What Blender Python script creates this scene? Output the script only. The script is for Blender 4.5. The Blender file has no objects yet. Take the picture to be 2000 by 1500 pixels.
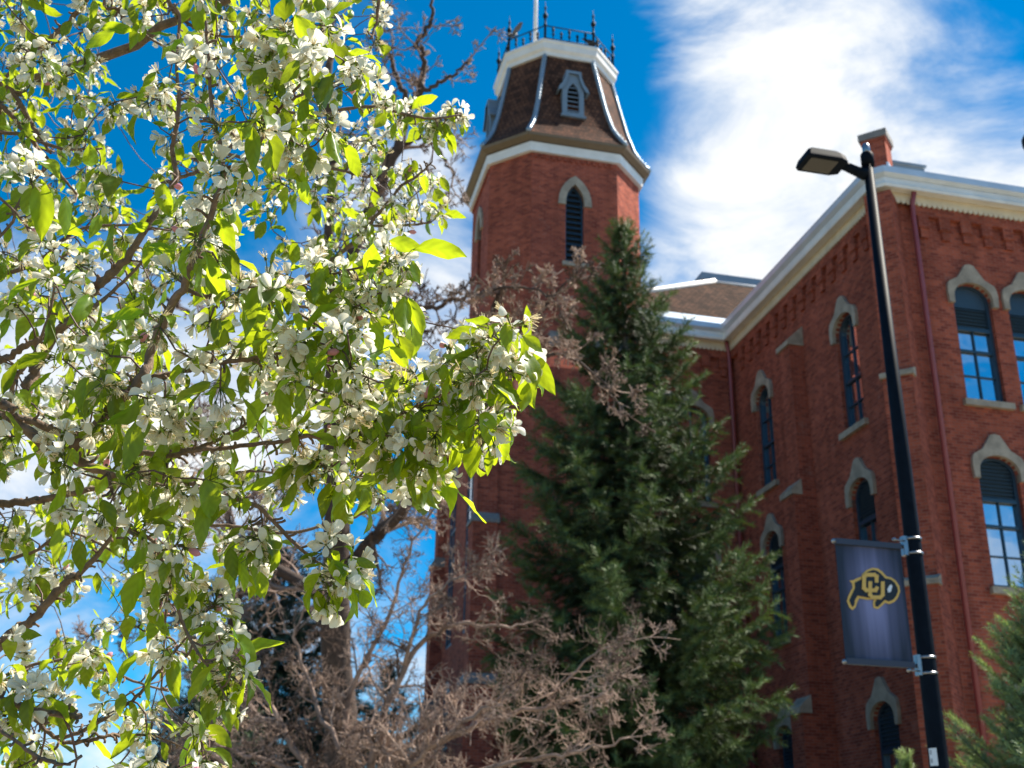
import bpy, math, random
import numpy as np
from mathutils import Vector, Matrix
from mathutils.geometry import tessellate_polygon

random.seed(7)
rng = np.random.default_rng(7)
R_ = math.radians
scene = bpy.context.scene
col = scene.collection

# ------------------------------------------------------------------ camera
FPX = 2250.0                                   # focal length in pixels of a 2000 px wide frame
CAM = np.array([0.0, 0.0, 1.6])
zen = np.array([113.0, 5337.0, FPX]); zen /= np.linalg.norm(zen)
ya = np.array([0, 0, 1.0]) - zen * zen[2]; ya /= np.linalg.norm(ya)
xa = -np.cross(ya, zen)
BASIS = np.array([xa, ya, zen])                # world = BASIS @ (right, up, forward)
cam_d = bpy.data.cameras.new('camera'); cam = bpy.data.objects.new('camera', cam_d); col.objects.link(cam)
right, upv, fwd = BASIS @ [1, 0, 0], BASIS @ [0, 1, 0], BASIS @ [0, 0, 1]
cam.matrix_world = Matrix(((right[0], upv[0], -fwd[0], CAM[0]), (right[1], upv[1], -fwd[1], CAM[1]),
                           (right[2], upv[2], -fwd[2], CAM[2]), (0, 0, 0, 1)))
cam_d.sensor_width = 36.0; cam_d.lens = FPX / 2000 * 36
cam_d.clip_start = 0.05; cam_d.clip_end = 3000
cam_d.dof.use_dof = True; cam_d.dof.focus_distance = 1.6; cam_d.dof.aperture_fstop = 11.0
scene.camera = cam


def spot(px, py, depth):
    """world point at a given depth in front of the camera"""
    return CAM + BASIS @ np.array([(px - 1000) / FPX * depth, (750 - py) / FPX * depth, depth])


def ray(px, py):
    r = BASIS @ np.array([(px - 1000) / FPX, (750 - py) / FPX, 1.0]); return r / np.linalg.norm(r)


def project(P):
    c = BASIS.T @ (np.asarray(P) - CAM)
    return 1000 + FPX * c[0] / c[2], 750 - FPX * c[1] / c[2], c[2]


# ------------------------------------------------------------------ world, sun, exposure
SUN_AZ, SUN_EL = R_(73), R_(54)
world = bpy.data.worlds.new('World'); scene.world = world; world.use_nodes = True
nt = world.node_tree; nt.nodes.clear()
N, L = nt.nodes.new, nt.links.new
out = N('ShaderNodeOutputWorld'); bg = N('ShaderNodeBackground'); bg.inputs['Strength'].default_value = 0.072
sky = N('ShaderNodeTexSky'); sky.sky_type = 'NISHITA'; sky.sun_disc = False
sky.sun_elevation = SUN_EL; sky.sun_rotation = SUN_AZ
sky.altitude = 1650; sky.air_density = 1.0; sky.dust_density = 0.3; sky.ozone_density = 3.0
hs = N('ShaderNodeHueSaturation'); hs.inputs['Saturation'].default_value = 1.7; hs.inputs['Value'].default_value = 1.15
hs.inputs['Hue'].default_value = 0.49
L(sky.outputs[0], hs.inputs['Color'])
tc = N('ShaderNodeTexCoord')
nz = N('ShaderNodeTexNoise'); nz.inputs['Scale'].default_value = 5.5; nz.inputs['Detail'].default_value = 8; nz.inputs['Roughness'].default_value = 0.62
nz.inputs['Distortion'].default_value = 0.6
mp = N('ShaderNodeMapping'); mp.inputs['Rotation'].default_value = (0, R_(35), 0); mp.inputs['Scale'].default_value = (0.8, 1.0, 1.7)
L(tc.outputs['Generated'], mp.inputs[0]); L(mp.outputs[0], nz.inputs['Vector'])


def wmath(op, a, b=None, c=None):
    n = N('ShaderNodeMath'); n.operation = op
    for i, v in enumerate((a, b, c)):
        if v is None: continue
        if isinstance(v, (int, float)): n.inputs[i].default_value = v
        else: L(v, n.inputs[i])
    return n.outputs[0]


# cloud banks: sky directions with an angular radius and a weight
BANKS = [((1570, -60), 255, 1), ((1590, 130), 245, 1), ((1560, 290), 225, 1), ((1720, 300), 270, .95), ((1480, 440), 200, 1), ((1390, 540), 170, .9),
         ((1960, 360), 220, .8), ((2250, 520), 330, .75), ((2000, 700), 400, 1),
         ((800, 420), 170, .85), ((840, 560), 170, .85), ((680, 480), 150, .68), ((560, 700), 230, .85), ((330, 620), 200, .82), ((80, 700), 240, .78), ((330, 900), 260, .8),
         ((60, 1010), 210, .72), ((220, 1190), 230, .52), ((120, 1460), 330, .6), ((500, 1250), 260, .66), ((720, 1250), 260, .66), ((-300, 900), 300, .8)]
field = None
for (px, py), rad, wgt in BANKS:
    d = N('ShaderNodeVectorMath'); d.operation = 'DOT_PRODUCT'
    L(tc.outputs['Generated'], d.inputs[0]); d.inputs[1].default_value = tuple(ray(px, py))
    mr = N('ShaderNodeMapRange'); mr.interpolation_type = 'SMOOTHSTEP'
    a = rad / FPX
    L(d.outputs['Value'], mr.inputs['Value'])
    mr.inputs['From Min'].default_value = math.cos(a * 1.5); mr.inputs['From Max'].default_value = math.cos(a * 0.22)
    mr.inputs['To Max'].default_value = wgt
    field = mr.outputs[0] if field is None else wmath('MAXIMUM', field, mr.outputs[0])
# loose clouds over the rest of the sky, away from the view
sep = N('ShaderNodeSeparateXYZ'); L(tc.outputs['Generated'], sep.inputs[0])
back = N('ShaderNodeMapRange'); L(sep.outputs['Y'], back.inputs['Value']); back.inputs['From Min'].default_value = 0.25
back.inputs['From Max'].default_value = -0.25; back.inputs['To Max'].default_value = 0.36
field = wmath('MAXIMUM', field, back.outputs[0])
dens = wmath('ADD', field, wmath('MULTIPLY', wmath('SUBTRACT', nz.outputs[0], 0.5), 2.1))
cm = N('ShaderNodeMapRange'); cm.interpolation_type = 'SMOOTHSTEP'; L(dens, cm.inputs['Value'])
cm.inputs['From Min'].default_value = 0.24; cm.inputs['From Max'].default_value = 1.12; cm.inputs['To Max'].default_value = 0.97
mix = N('ShaderNodeMix'); mix.data_type = 'RGBA'
nz2 = N('ShaderNodeTexNoise'); nz2.inputs['Scale'].default_value = 9; nz2.inputs['Detail'].default_value = 9; nz2.inputs['Roughness'].default_value = 0.6
L(mp.outputs[0], nz2.inputs['Vector'])
sh = N('ShaderNodeMapRange'); sh.interpolation_type = 'SMOOTHSTEP'; L(wmath('MULTIPLY_ADD', nz2.outputs[0], 1.1, wmath('MULTIPLY', dens, .5)), sh.inputs['Value'])
sh.inputs['From Min'].default_value = .62; sh.inputs['From Max'].default_value = 1.22
cmix = N('ShaderNodeMix'); cmix.data_type = 'RGBA'; L(sh.outputs[0], cmix.inputs['Factor'])
cmix.inputs['A'].default_value = (3.1, 4.1, 5.6, 1); cmix.inputs['B'].default_value = (6.9, 6.95, 6.9, 1)
L(cm.outputs[0], mix.inputs['Factor']); L(hs.outputs[0], mix.inputs['A']); L(cmix.outputs['Result'], mix.inputs['B'])
L(mix.outputs['Result'], bg.inputs['Color']); L(bg.outputs[0], out.inputs[0])

sd = bpy.data.lights.new('sun', 'SUN'); sd.energy = 5.0; sd.angle = R_(0.53); sd.color = (1.0, 0.93, 0.80)
sun = bpy.data.objects.new('sun', sd); col.objects.link(sun)
SDIR = Vector((math.sin(SUN_AZ) * math.cos(SUN_EL), math.cos(SUN_AZ) * math.cos(SUN_EL), math.sin(SUN_EL)))
sun.rotation_euler = SDIR.to_track_quat('Z', 'Y').to_euler(); sun.location = SDIR * 100
scene.view_settings.view_transform = 'Standard'; scene.view_settings.look = 'None'
scene.view_settings.gamma = 1.0; scene.view_settings.exposure = 1.14
scene.cycles.max_bounces = 8; scene.cycles.transparent_max_bounces = 8


# ------------------------------------------------------------------ materials
def material(name):
    m = bpy.data.materials.new(name); m.use_nodes = True
    t = m.node_tree; b = t.nodes['Principled BSDF']
    return m, t, b


def simple(name, colr, rough=0.6, noise=0.0, scale=8.0, metal=0.0, bump=0.0):
    m, t, b = material(name)
    b.inputs['Base Color'].default_value = (*colr, 1); b.inputs['Roughness'].default_value = rough; b.inputs['Metallic'].default_value = metal
    if noise or bump:
        tcn = t.nodes.new('ShaderNodeTexCoord')
        n = t.nodes.new('ShaderNodeTexNoise'); n.inputs['Scale'].default_value = scale; n.inputs['Detail'].default_value = 6
        n.inputs['Roughness'].default_value = .65
        t.links.new(tcn.outputs['Object'], n.inputs['Vector'])
        if noise:
            r = t.nodes.new('ShaderNodeValToRGB')
            r.color_ramp.elements[0].position = .3; r.color_ramp.elements[1].position = .72
            r.color_ramp.elements[0].color = (*[c * (1 - noise) for c in colr], 1)
            r.color_ramp.elements[1].color = (*[min(1, c * (1 + noise)) for c in colr], 1)
            t.links.new(n.outputs[0], r.inputs[0]); t.links.new(r.outputs[0], b.inputs['Base Color'])
        if bump:
            bp = t.nodes.new('ShaderNodeBump'); bp.inputs['Strength'].default_value = bump; bp.inputs['Distance'].default_value = .02
            t.links.new(n.outputs[0], bp.inputs['Height']); t.links.new(bp.outputs[0], b.inputs['Normal'])
    return m


def courses(name, c1, c2, mortar, w, h, msize, rough, stain=0.25, bumpd=0.01, pale=None, bias=0.0):
    m, t, b = material(name)
    uv = t.nodes.new('ShaderNodeUVMap'); uv.uv_map = 'UVMap'
    br = t.nodes.new('ShaderNodeTexBrick')
    br.inputs['Scale'].default_value = 1.0; br.inputs['Brick Width'].default_value = w; br.inputs['Row Height'].default_value = h
    br.inputs['Mortar Size'].default_value = msize; br.inputs['Mortar Smooth'].default_value = .3; br.inputs['Bias'].default_value = bias
    br.inputs['Color1'].default_value = (*c1, 1); br.inputs['Color2'].default_value = (*c2, 1); br.inputs['Mortar'].default_value = (*mortar, 1)
    t.links.new(uv.outputs[0], br.inputs['Vector'])
    n1 = t.nodes.new('ShaderNodeTexNoise'); n1.inputs['Scale'].default_value = .55; n1.inputs['Detail'].default_value = 7; n1.inputs['Roughness'].default_value = .7
    t.links.new(uv.outputs[0], n1.inputs['Vector'])
    rp = t.nodes.new('ShaderNodeMapRange'); rp.inputs['From Min'].default_value = .3; rp.inputs['From Max'].default_value = .7
    rp.inputs['To Min'].default_value = 1 - stain; rp.inputs['To Max'].default_value = 1 + stain
    t.links.new(n1.outputs[0], rp.inputs['Value'])
    mu = t.nodes.new('ShaderNodeVectorMath'); mu.operation = 'SCALE'
    t.links.new(br.outputs['Color'], mu.inputs[0]); t.links.new(rp.outputs[0], mu.inputs['Scale'])
    last = mu.outputs[0]
    # rain streaks and soot running down the wall
    mp3 = t.nodes.new('ShaderNodeMapping'); mp3.inputs['Scale'].default_value = (2.6, .16, 1)
    n3 = t.nodes.new('ShaderNodeTexNoise'); n3.inputs['Scale'].default_value = 1; n3.inputs['Detail'].default_value = 6; n3.inputs['Roughness'].default_value = .6
    t.links.new(uv.outputs[0], mp3.inputs[0]); t.links.new(mp3.outputs[0], n3.inputs['Vector'])
    r3 = t.nodes.new('ShaderNodeMapRange'); r3.inputs['From Min'].default_value = .36; r3.inputs['From Max'].default_value = .6; r3.inputs['To Min'].default_value = .82; r3.inputs['To Max'].default_value = 1.06
    t.links.new(n3.outputs[0], r3.inputs['Value'])
    mu3 = t.nodes.new('ShaderNodeVectorMath'); mu3.operation = 'SCALE'; t.links.new(last, mu3.inputs[0]); t.links.new(r3.outputs[0], mu3.inputs['Scale']); last = mu3.outputs[0]
    if pale:
        n2 = t.nodes.new('ShaderNodeTexNoise'); n2.inputs['Scale'].default_value = 1.1; n2.inputs['Detail'].default_value = 9; n2.inputs['Roughness'].default_value = .75
        of = t.nodes.new('ShaderNodeVectorMath'); of.operation = 'ADD'; of.inputs[1].default_value = (31.7, 11.3, 0)
        t.links.new(uv.outputs[0], of.inputs[0]); t.links.new(of.outputs[0], n2.inputs['Vector'])
        r2 = t.nodes.new('ShaderNodeMapRange'); r2.inputs['From Min'].default_value = .6; r2.inputs['From Max'].default_value = .78
        r2.inputs['To Max'].default_value = .55; r2.clamp = True
        t.links.new(n2.outputs[0], r2.inputs['Value'])
        mx = t.nodes.new('ShaderNodeMix'); mx.data_type = 'RGBA'
        t.links.new(r2.outputs[0], mx.inputs['Factor']); t.links.new(last, mx.inputs['A']); mx.inputs['B'].default_value = (*pale, 1)
        last = mx.outputs['Result']
    t.links.new(last, b.inputs['Base Color'])
    b.inputs['Roughness'].default_value = rough
    bp = t.nodes.new('ShaderNodeBump'); bp.inputs['Distance'].default_value = bumpd; bp.inputs['Strength'].default_value = .7; bp.invert = True
    t.links.new(br.outputs['Fac'], bp.inputs['Height']); t.links.new(bp.outputs[0], b.inputs['Normal'])
    return m


M = {}
M['brick'] = courses('brick', (.415, .100, .056), (.205, .045, .030), (.29, .125, .095), .215, .078, .009, .85, .2, .008, (.42, .24, .19))
M['shingle'] = courses('shingle', (.15, .066, .040), (.056, .029, .022), (.02, .014, .012), .15, .17, .012, .8, .35, .03, (.22, .105, .058))
M['roof_shingle'] = courses('roof_shingle', (.10, .050, .031), (.040, .023, .016), (.02, .014, .012), .18, .15, .014, .85, .45, .03, (.12, .075, .052))
for k_ in ('shingle', 'roof_shingle', 'brick'): M[k_].node_tree.nodes['Principled BSDF'].inputs['Specular IOR Level'].default_value = .06
M['stone'] = simple('stone', (.34, .275, .21), .85, .34, 3.2, bump=.3)
M['darkstone'] = simple('darkstone', (.20, .18, .17), .8, .25, 5, bump=.3)
M['cream'] = simple('cream', (.64, .54, .40), .55, .14, 2.4)
M['white'] = simple('white', (.72, .69, .66), .45, .13, 1.8)
M['gutter'] = simple('gutter', (.56, .60, .66), .38, .12, 1.6, metal=.25)
M['apron'] = simple('apron', (.55, .62, .70), .4, .05, 2, metal=.4)
M['brownpaint'] = simple('brownpaint', (.15, .105, .062), .6, .12, 4)
M['frame'] = simple('frame', (.022, .045, .072), .35, .1, 6)
M['louvre'] = simple('louvre', (.028, .05, .075), .45, .1, 6)
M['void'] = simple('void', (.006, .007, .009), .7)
M['pipe'] = simple('pipe', (.24, .05, .058), .4, .12, 5)
M['rib'] = simple('rib', (.26, .32, .38), .33, .1, 6, metal=.5)
M['dormer'] = simple('dormer', (.17, .22, .275), .5, .1, 5)
M['iron'] = simple('iron', (.010, .012, .016), .6)
M['iron'].node_tree.nodes['Principled BSDF'].inputs['Specular IOR Level'].default_value = .1
M['greymetal'] = simple('greymetal', (.26, .29, .32), .45, .08, 3, metal=.3)
M['pole'] = simple('pole', (.006, .009, .015), .55, .25, 14)
M['pole'].node_tree.nodes['Principled BSDF'].inputs['Specular IOR Level'].default_value = .04
M['lens'] = simple('lens', (.085, .075, .066), .4, .25, 120)
M['steel'] = simple('steel', (.30, .30, .32), .33, .12, 30, metal=.85)
M['flagpole'] = simple('flagpole', (.75, .73, .72), .35, .05, 3)
M['sticker'] = simple('sticker', (.68, .7, .74), .5, .05, 20)
M['mark'] = simple('mark', (.16, .17, .2), .6)
M['gold'] = simple('gold', (.72, .43, .10), .6, .05, 20)
M['logoblack'] = simple('logoblack', (.006, .010, .018), .6)
M['hem'] = simple('hem', (.035, .042, .07), .6)
M['logowhite'] = simple('logowhite', (.75, .76, .8), .6)
M['bird'] = simple('bird', (.012, .012, .016), .5, .2, 20)
M['bark'] = simple('bark', (.175, .112, .074), .8, .45, 55, bump=.5)
M['twigbark'] = simple('twigbark', (.115, .062, .050), .6, .35, 80)
M['spur'] = simple('spur', (.13, .16, .035), .6, .2, 60)
M['old_bark'] = simple('old_bark', (.062, .040, .032), .9, .5, 9, bump=.8)
M['brown_twig'] = simple('brown_twig', (.22, .15, .12), .8, .5, 5, bump=.4)
M['spruce_bark'] = simple('spruce_bark', (.07, .05, .04), .9, .4, 9, bump=.6)
M['grass'] = simple('grass', (.21, .185, .12), .9, .5, 1.3)  # unseen ground, toned light and warm to bounce sun upwards
M['concrete'] = simple('concrete', (.40, .38, .35), .9, .12, 2)


def tinted_bark(name, dark, pale):
    m, t, b = material(name); b.inputs['Roughness'].default_value = .85
    at = t.nodes.new('ShaderNodeAttribute'); at.attribute_name = 'tint'
    tcn = t.nodes.new('ShaderNodeTexCoord'); n = t.nodes.new('ShaderNodeTexNoise'); n.inputs['Scale'].default_value = 4; n.inputs['Detail'].default_value = 5
    t.links.new(tcn.outputs['Object'], n.inputs['Vector'])
    ad = t.nodes.new('ShaderNodeMath'); ad.operation = 'MULTIPLY_ADD'; ad.inputs[1].default_value = 1.2; t.links.new(n.outputs[0], ad.inputs[0])
    sb = t.nodes.new('ShaderNodeMath'); sb.operation = 'SUBTRACT'; sb.inputs[1].default_value = .6; t.links.new(at.outputs['Fac'], sb.inputs[0]); t.links.new(sb.outputs[0], ad.inputs[2])
    mx = t.nodes.new('ShaderNodeMix'); mx.data_type = 'RGBA'; t.links.new(ad.outputs[0], mx.inputs['Factor']); mx.inputs['A'].default_value = (*dark, 1); mx.inputs['B'].default_value = (*pale, 1)
    t.links.new(mx.outputs['Result'], b.inputs['Base Color']); return m


M['lit_shade_bark'] = tinted_bark('lit_shade_bark', (.07, .040, .028), (.47, .33, .26))  # sunlit highlights and shaded interior put into bark colour by random tint


def glass_mat():
    m, t, b = material('window_glass')
    b.inputs['Base Color'].default_value = (.012, .018, .024, 1); b.inputs['Roughness'].default_value = .08
    g = t.nodes.new('ShaderNodeBsdfGlossy'); g.inputs['Roughness'].default_value = .015; g.inputs['Color'].default_value = (.86, .93, 1, 1)
    tcn = t.nodes.new('ShaderNodeTexCoord'); n = t.nodes.new('ShaderNodeTexNoise'); n.inputs['Scale'].default_value = 1.7; n.inputs['Detail'].default_value = 1
    t.links.new(tcn.outputs['Object'], n.inputs['Vector'])
    bp = t.nodes.new('ShaderNodeBump'); bp.inputs['Strength'].default_value = .10; bp.inputs['Distance'].default_value = .05
    t.links.new(n.outputs[0], bp.inputs['Height']); t.links.new(bp.outputs[0], g.inputs['Normal'])
    mx = t.nodes.new('ShaderNodeMixShader'); mx.inputs[0].default_value = .62
    t.links.new(b.outputs[0], mx.inputs[1]); t.links.new(g.outputs[0], mx.inputs[2])
    t.links.new(mx.outputs[0], t.nodes['Material Output'].inputs[0])
    return m


M['glass'] = glass_mat()


def leafy(name, front, through, tmix, rough, tint_lo, tint_hi, vein=False, coat=.35):
    m, t, b = material(name)
    at = t.nodes.new('ShaderNodeAttribute'); at.attribute_name = 'tint'
    mr = t.nodes.new('ShaderNodeMapRange'); mr.inputs['To Min'].default_value = tint_lo; mr.inputs['To Max'].default_value = tint_hi
    t.links.new(at.outputs['Fac'], mr.inputs['Value'])
    fac = mr.outputs[0]
    if vein:
        uv = t.nodes.new('ShaderNodeUVMap'); uv.uv_map = 'UVMap'
        wv = t.nodes.new('ShaderNodeTexWave'); wv.inputs['Scale'].default_value = 2.2; wv.inputs['Distortion'].default_value = 1.2; wv.inputs['Detail'].default_value = 2
        mpn = t.nodes.new('ShaderNodeMapping'); mpn.inputs['Rotation'].default_value = (0, 0, R_(35))
        ab = t.nodes.new('ShaderNodeVectorMath'); ab.operation = 'ABSOLUTE'
        t.links.new(uv.outputs[0], ab.inputs[0]); t.links.new(ab.outputs[0], mpn.inputs[0]); t.links.new(mpn.outputs[0], wv.inputs[0])
        vr = t.nodes.new('ShaderNodeMapRange'); vr.inputs['To Min'].default_value = .92; vr.inputs['To Max'].default_value = 1.06
        t.links.new(wv.outputs['Fac'], vr.inputs['Value'])
        mm = t.nodes.new('ShaderNodeMath'); mm.operation = 'MULTIPLY'; t.links.new(fac, mm.inputs[0]); t.links.new(vr.outputs[0], mm.inputs[1]); fac = mm.outputs[0]

    def tinted(c):
        v = t.nodes.new('ShaderNodeVectorMath'); v.operation = 'SCALE'; v.inputs[0].default_value = c; t.links.new(fac, v.inputs['Scale']); return v.outputs[0]
    t.links.new(tinted(front), b.inputs['Base Color']); b.inputs['Roughness'].default_value = rough
    b.inputs['Specular IOR Level'].default_value = coat
    tr = t.nodes.new('ShaderNodeBsdfTranslucent'); t.links.new(tinted(through), tr.inputs['Color'])
    mx = t.nodes.new('ShaderNodeMixShader'); mx.inputs[0].default_value = tmix
    t.links.new(b.outputs[0], mx.inputs[1]); t.links.new(tr.outputs[0], mx.inputs[2])
    t.links.new(mx.outputs[0], t.nodes['Material Output'].inputs[0])
    return m


M['leaf'] = leafy('leaf', (.085, .20, .015), (.54, .66, .014), .56, .36, .5, 1.25, True, .5)
M['petal'] = leafy('petal', (.90, .88, .82), (.96, .93, .78), .5, .55, .84, 1.0, False, .25)
M['stamen'] = leafy('stamen', (.84, .70, .46), (.84, .70, .42), .3, .6, .7, 1.1, False, .2)
M['bud'] = leafy('bud', (.80, .36, .42), (.8, .4, .42), .3, .55, .8, 1.1, False, .25)
M['calyx'] = leafy('calyx', (.16, .20, .04), (.30, .36, .05), .4, .55, .7, 1.2, False, .3)
M['needle'] = leafy('needle', (.036, .054, .018), (.06, .09, .012), .10, .6, .25, 3.3, False, .22)  # wide tint range paints lit tips against a shaded interior
M['needle_young'] = leafy('needle_young', (.17, .215, .09), (.19, .26, .06), .3, .5, .4, 1.9, False, .5)
M['needle_far'] = leafy('needle_far', (.05, .075, .04), (.05, .08, .02), .12, .5, .5, 1.4, False, .3)


def banner_mat():
    m, t, b = material('banner_cloth')
    uv = t.nodes.new('ShaderNodeUVMap'); uv.uv_map = 'UVMap'
    sp = t.nodes.new('ShaderNodeSeparateXYZ'); t.links.new(uv.outputs[0], sp.inputs[0])
    mpn = t.nodes.new('ShaderNodeMapping'); mpn.inputs['Scale'].default_value = (9, .55, 1)
    t.links.new(uv.outputs[0], mpn.inputs[0])
    n = t.nodes.new('ShaderNodeTexNoise'); n.inputs['Scale'].default_value = 1; n.inputs['Detail'].default_value = 3
    t.links.new(mpn.outputs[0], n.inputs['Vector'])
    # printed pale burst in the middle of the cloth, streaked vertically
    d = t.nodes.new('ShaderNodeVectorMath'); d.operation = 'DISTANCE'; d.inputs[1].default_value = (.5, .50, 0)
    sc = t.nodes.new('ShaderNodeMapping'); sc.inputs['Scale'].default_value = (1.15, .8, 1); sc.inputs['Location'].default_value = (-.075, .086, 0)
    t.links.new(uv.outputs[0], sc.inputs[0]); t.links.new(sc.outputs[0], d.inputs[0])
    mr = t.nodes.new('ShaderNodeMapRange'); mr.inputs['From Min'].default_value = .56; mr.inputs['From Max'].default_value = .05
    t.links.new(d.outputs['Value'], mr.inputs['Value'])
    a = t.nodes.new('ShaderNodeMath'); a.operation = 'MULTIPLY_ADD'; a.inputs[1].default_value = .75; a.inputs[2].default_value = -.33
    t.links.new(n.outputs[0], a.inputs[0])
    s = t.nodes.new('ShaderNodeMath'); s.operation = 'ADD'; t.links.new(a.outputs[0], s.inputs[0]); t.links.new(mr.outputs[0], s.inputs[1])
    r = t.nodes.new('ShaderNodeValToRGB'); e = r.color_ramp.elements
    e[0].position = .05; e[0].color = (.009, .014, .034, 1); e[1].position = 1; e[1].color = (.23, .23, .41, 1)
    k = e.new(.5); k.color = (.082, .086, .165, 1)
    t.links.new(s.outputs[0], r.inputs[0]); t.links.new(r.outputs[0], b.inputs['Base Color']); b.inputs['Roughness'].default_value = .6
    return m


M['banner'] = banner_mat()


# ------------------------------------------------------------------ mesh builder
class MB:
    def __init__(s): s.v = []; s.f = []; s.mi = []; s.tint = []; s.uv = {}; s.smooth = []

    def add(s, verts, faces, mi=0, tint=.5, uvs=None, smooth=False):
        o = len(s.v); s.v.extend(map(tuple, verts))
        if isinstance(tint, (int, float)): s.tint.extend([tint] * len(verts))
        else: s.tint.extend(tint)
        for f in faces:
            if uvs is not None: s.uv[len(s.f)] = [uvs[i] for i in f]
            s.f.append(tuple(i + o for i in f)); s.mi.append(mi); s.smooth.append(smooth)

    def quad(s, a, b, c, d, mi=0): s.add([a, b, c, d], [(0, 1, 2, 3)], mi)

    def box(s, x0, x1, y0, y1, z0, z1, mi=0):
        s.add([(x0, y0, z0), (x1, y0, z0), (x1, y1, z0), (x0, y1, z0), (x0, y0, z1), (x1, y0, z1), (x1, y1, z1), (x0, y1, z1)],
              [(3, 2, 1, 0), (4, 5, 6, 7), (0, 1, 5, 4), (1, 2, 6, 5), (2, 3, 7, 6), (3, 0, 4, 7)], mi)

    def hexa(s, b4, t4, mi=0):
        s.add(list(b4) + list(t4), [(3, 2, 1, 0), (4, 5, 6, 7), (0, 1, 5, 4), (1, 2, 6, 5), (2, 3, 7, 6), (3, 0, 4, 7)], mi)

    def loft(s, rings, mi=0, cap0=False, cap1=False, closed=True, smooth=False):
        n = len(rings[0]); vs = [p for r in rings for p in r]; fs = []
        for k in range(len(rings) - 1):
            for i in range(n if closed else n - 1):
                j = (i + 1) % n; fs.append((k * n + i, k * n + j, (k + 1) * n + j, (k + 1) * n + i))
        if cap0: fs.append(tuple(range(n))[::-1])
        if cap1: fs.append(tuple((len(rings) - 1) * n + i for i in range(n)))
        s.add(vs, fs, mi, smooth=smooth)

    def tube(s, pts, rad, sides=6, mi=0, caps=True, smooth=True, tint=.5):
        P = np.asarray(pts, float); n = len(P)
        rad = [rad] * n if isinstance(rad, (int, float)) else list(rad)
        T = np.gradient(P, axis=0); T /= (np.linalg.norm(T, axis=1)[:, None] + 1e-12)
        a = np.array([0, 0, 1.0]) if abs(T[0][2]) < .9 else np.array([1.0, 0, 0])
        x = np.cross(a, T[0]); x /= np.linalg.norm(x)
        ang = np.linspace(0, 2 * math.pi, sides, endpoint=False); ca, sa = np.cos(ang)[:, None], np.sin(ang)[:, None]
        vs = []
        for i in range(n):
            x = x - T[i] * (x @ T[i]); x /= (np.linalg.norm(x) + 1e-12); y = np.cross(T[i], x)
            vs.extend((P[i] + rad[i] * (ca * x + sa * y)).tolist())
        fs = []
        for k in range(n - 1):
            for i in range(sides):
                j = (i + 1) % sides; fs.append((k * sides + i, k * sides + j, (k + 1) * sides + j, (k + 1) * sides + i))
        if caps: fs.append(tuple(range(sides))[::-1]); fs.append(tuple((n - 1) * sides + i for i in range(sides)))
        s.add(vs, fs, mi, tint, smooth=smooth)

    def lathe(s, c, prof, sides=12, mi=0, smooth=True):
        rings = [[(c[0] + r * math.cos(2 * math.pi * i / sides), c[1] + r * math.sin(2 * math.pi * i / sides), c[2] + z) for i in range(sides)] for r, z in prof]
        s.loft(rings, mi, True, True, smooth=smooth)

    def build(s, name, mats, parent=None, off=(0, 0, 0), boxuv=True):
        if not isinstance(mats, (list, tuple)): mats = [mats]
        me = bpy.data.meshes.new(name)
        V = np.asarray(s.v, float) - np.asarray(off, float)
        me.from_pydata(V.tolist(), [], s.f)
        for m in mats: me.materials.append(M[m])
        me.polygons.foreach_set('material_index', s.mi); me.polygons.foreach_set('use_smooth', s.smooth)
        at = me.attributes.new('tint', 'FLOAT', 'POINT'); at.data.foreach_set('value', s.tint)
        if boxuv:
            uvl = me.uv_layers.new(name='UVMap'); buf = np.zeros(len(me.loops) * 2)
            A = np.asarray(s.v, float); k = 0
            for fi, f in enumerate(s.f):
                if fi in s.uv: q = s.uv[fi]
                else:
                    a, b, c = A[f[0]], A[f[1]], A[f[2]]; n = np.cross(b - a, c - a)
                    if len(f) > 3 and np.linalg.norm(n) < 1e-9: n = np.cross(A[f[2]] - a, A[f[3]] - a)
                    ln = np.linalg.norm(n); n = n / ln if ln > 1e-12 else np.array([0, 0, 1.])
                    if abs(n[2]) > .93: q = [(A[i][0], A[i][1]) for i in f]
                    else:
                        tx, ty = -n[1], n[0]; h = math.hypot(tx, ty); tx /= h; ty /= h; sl = math.sqrt(max(1e-6, 1 - n[2] ** 2))
                        q = [(A[i][0] * tx + A[i][1] * ty, A[i][2] / sl) for i in f]
                for uu, vv in q: buf[k] = uu; buf[k + 1] = vv; k += 2
            uvl.data.foreach_set('uv', buf)
        me.update()
        o = bpy.data.objects.new(name, me); col.objects.link(o)
        if parent: o.parent = parent
        return o


def empty(name, loc, rz=0, label=None, cat=None, group=None):
    o = bpy.data.objects.new(name, None); col.objects.link(o); o.location = loc; o.rotation_euler = (0, 0, rz)
    o.empty_display_size = .3
    if label: o['label'] = label
    if cat: o['category'] = cat
    if group: o['group'] = group
    return o


def arch(hw, z1, rise, n=10, pointed=False):
    """points of an arch from right springing to left springing"""
    if pointed:
        # two arcs meeting in a point
        rr = (hw * hw + rise * rise) / (2 * hw)
        pts = []
        a_end = math.asin(min(1, rise / rr))
        for i in range(n // 2 + 1):
            a = a_end * i / (n // 2); pts.append((hw - rr + rr * math.cos(a), z1 + rr * math.sin(a)))
        return pts + [(-x, z) for x, z in pts[-2::-1]]
    return [(hw * math.cos(math.pi * i / n), z1 + rise * math.sin(math.pi * i / n)) for i in range(n + 1)]


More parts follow.
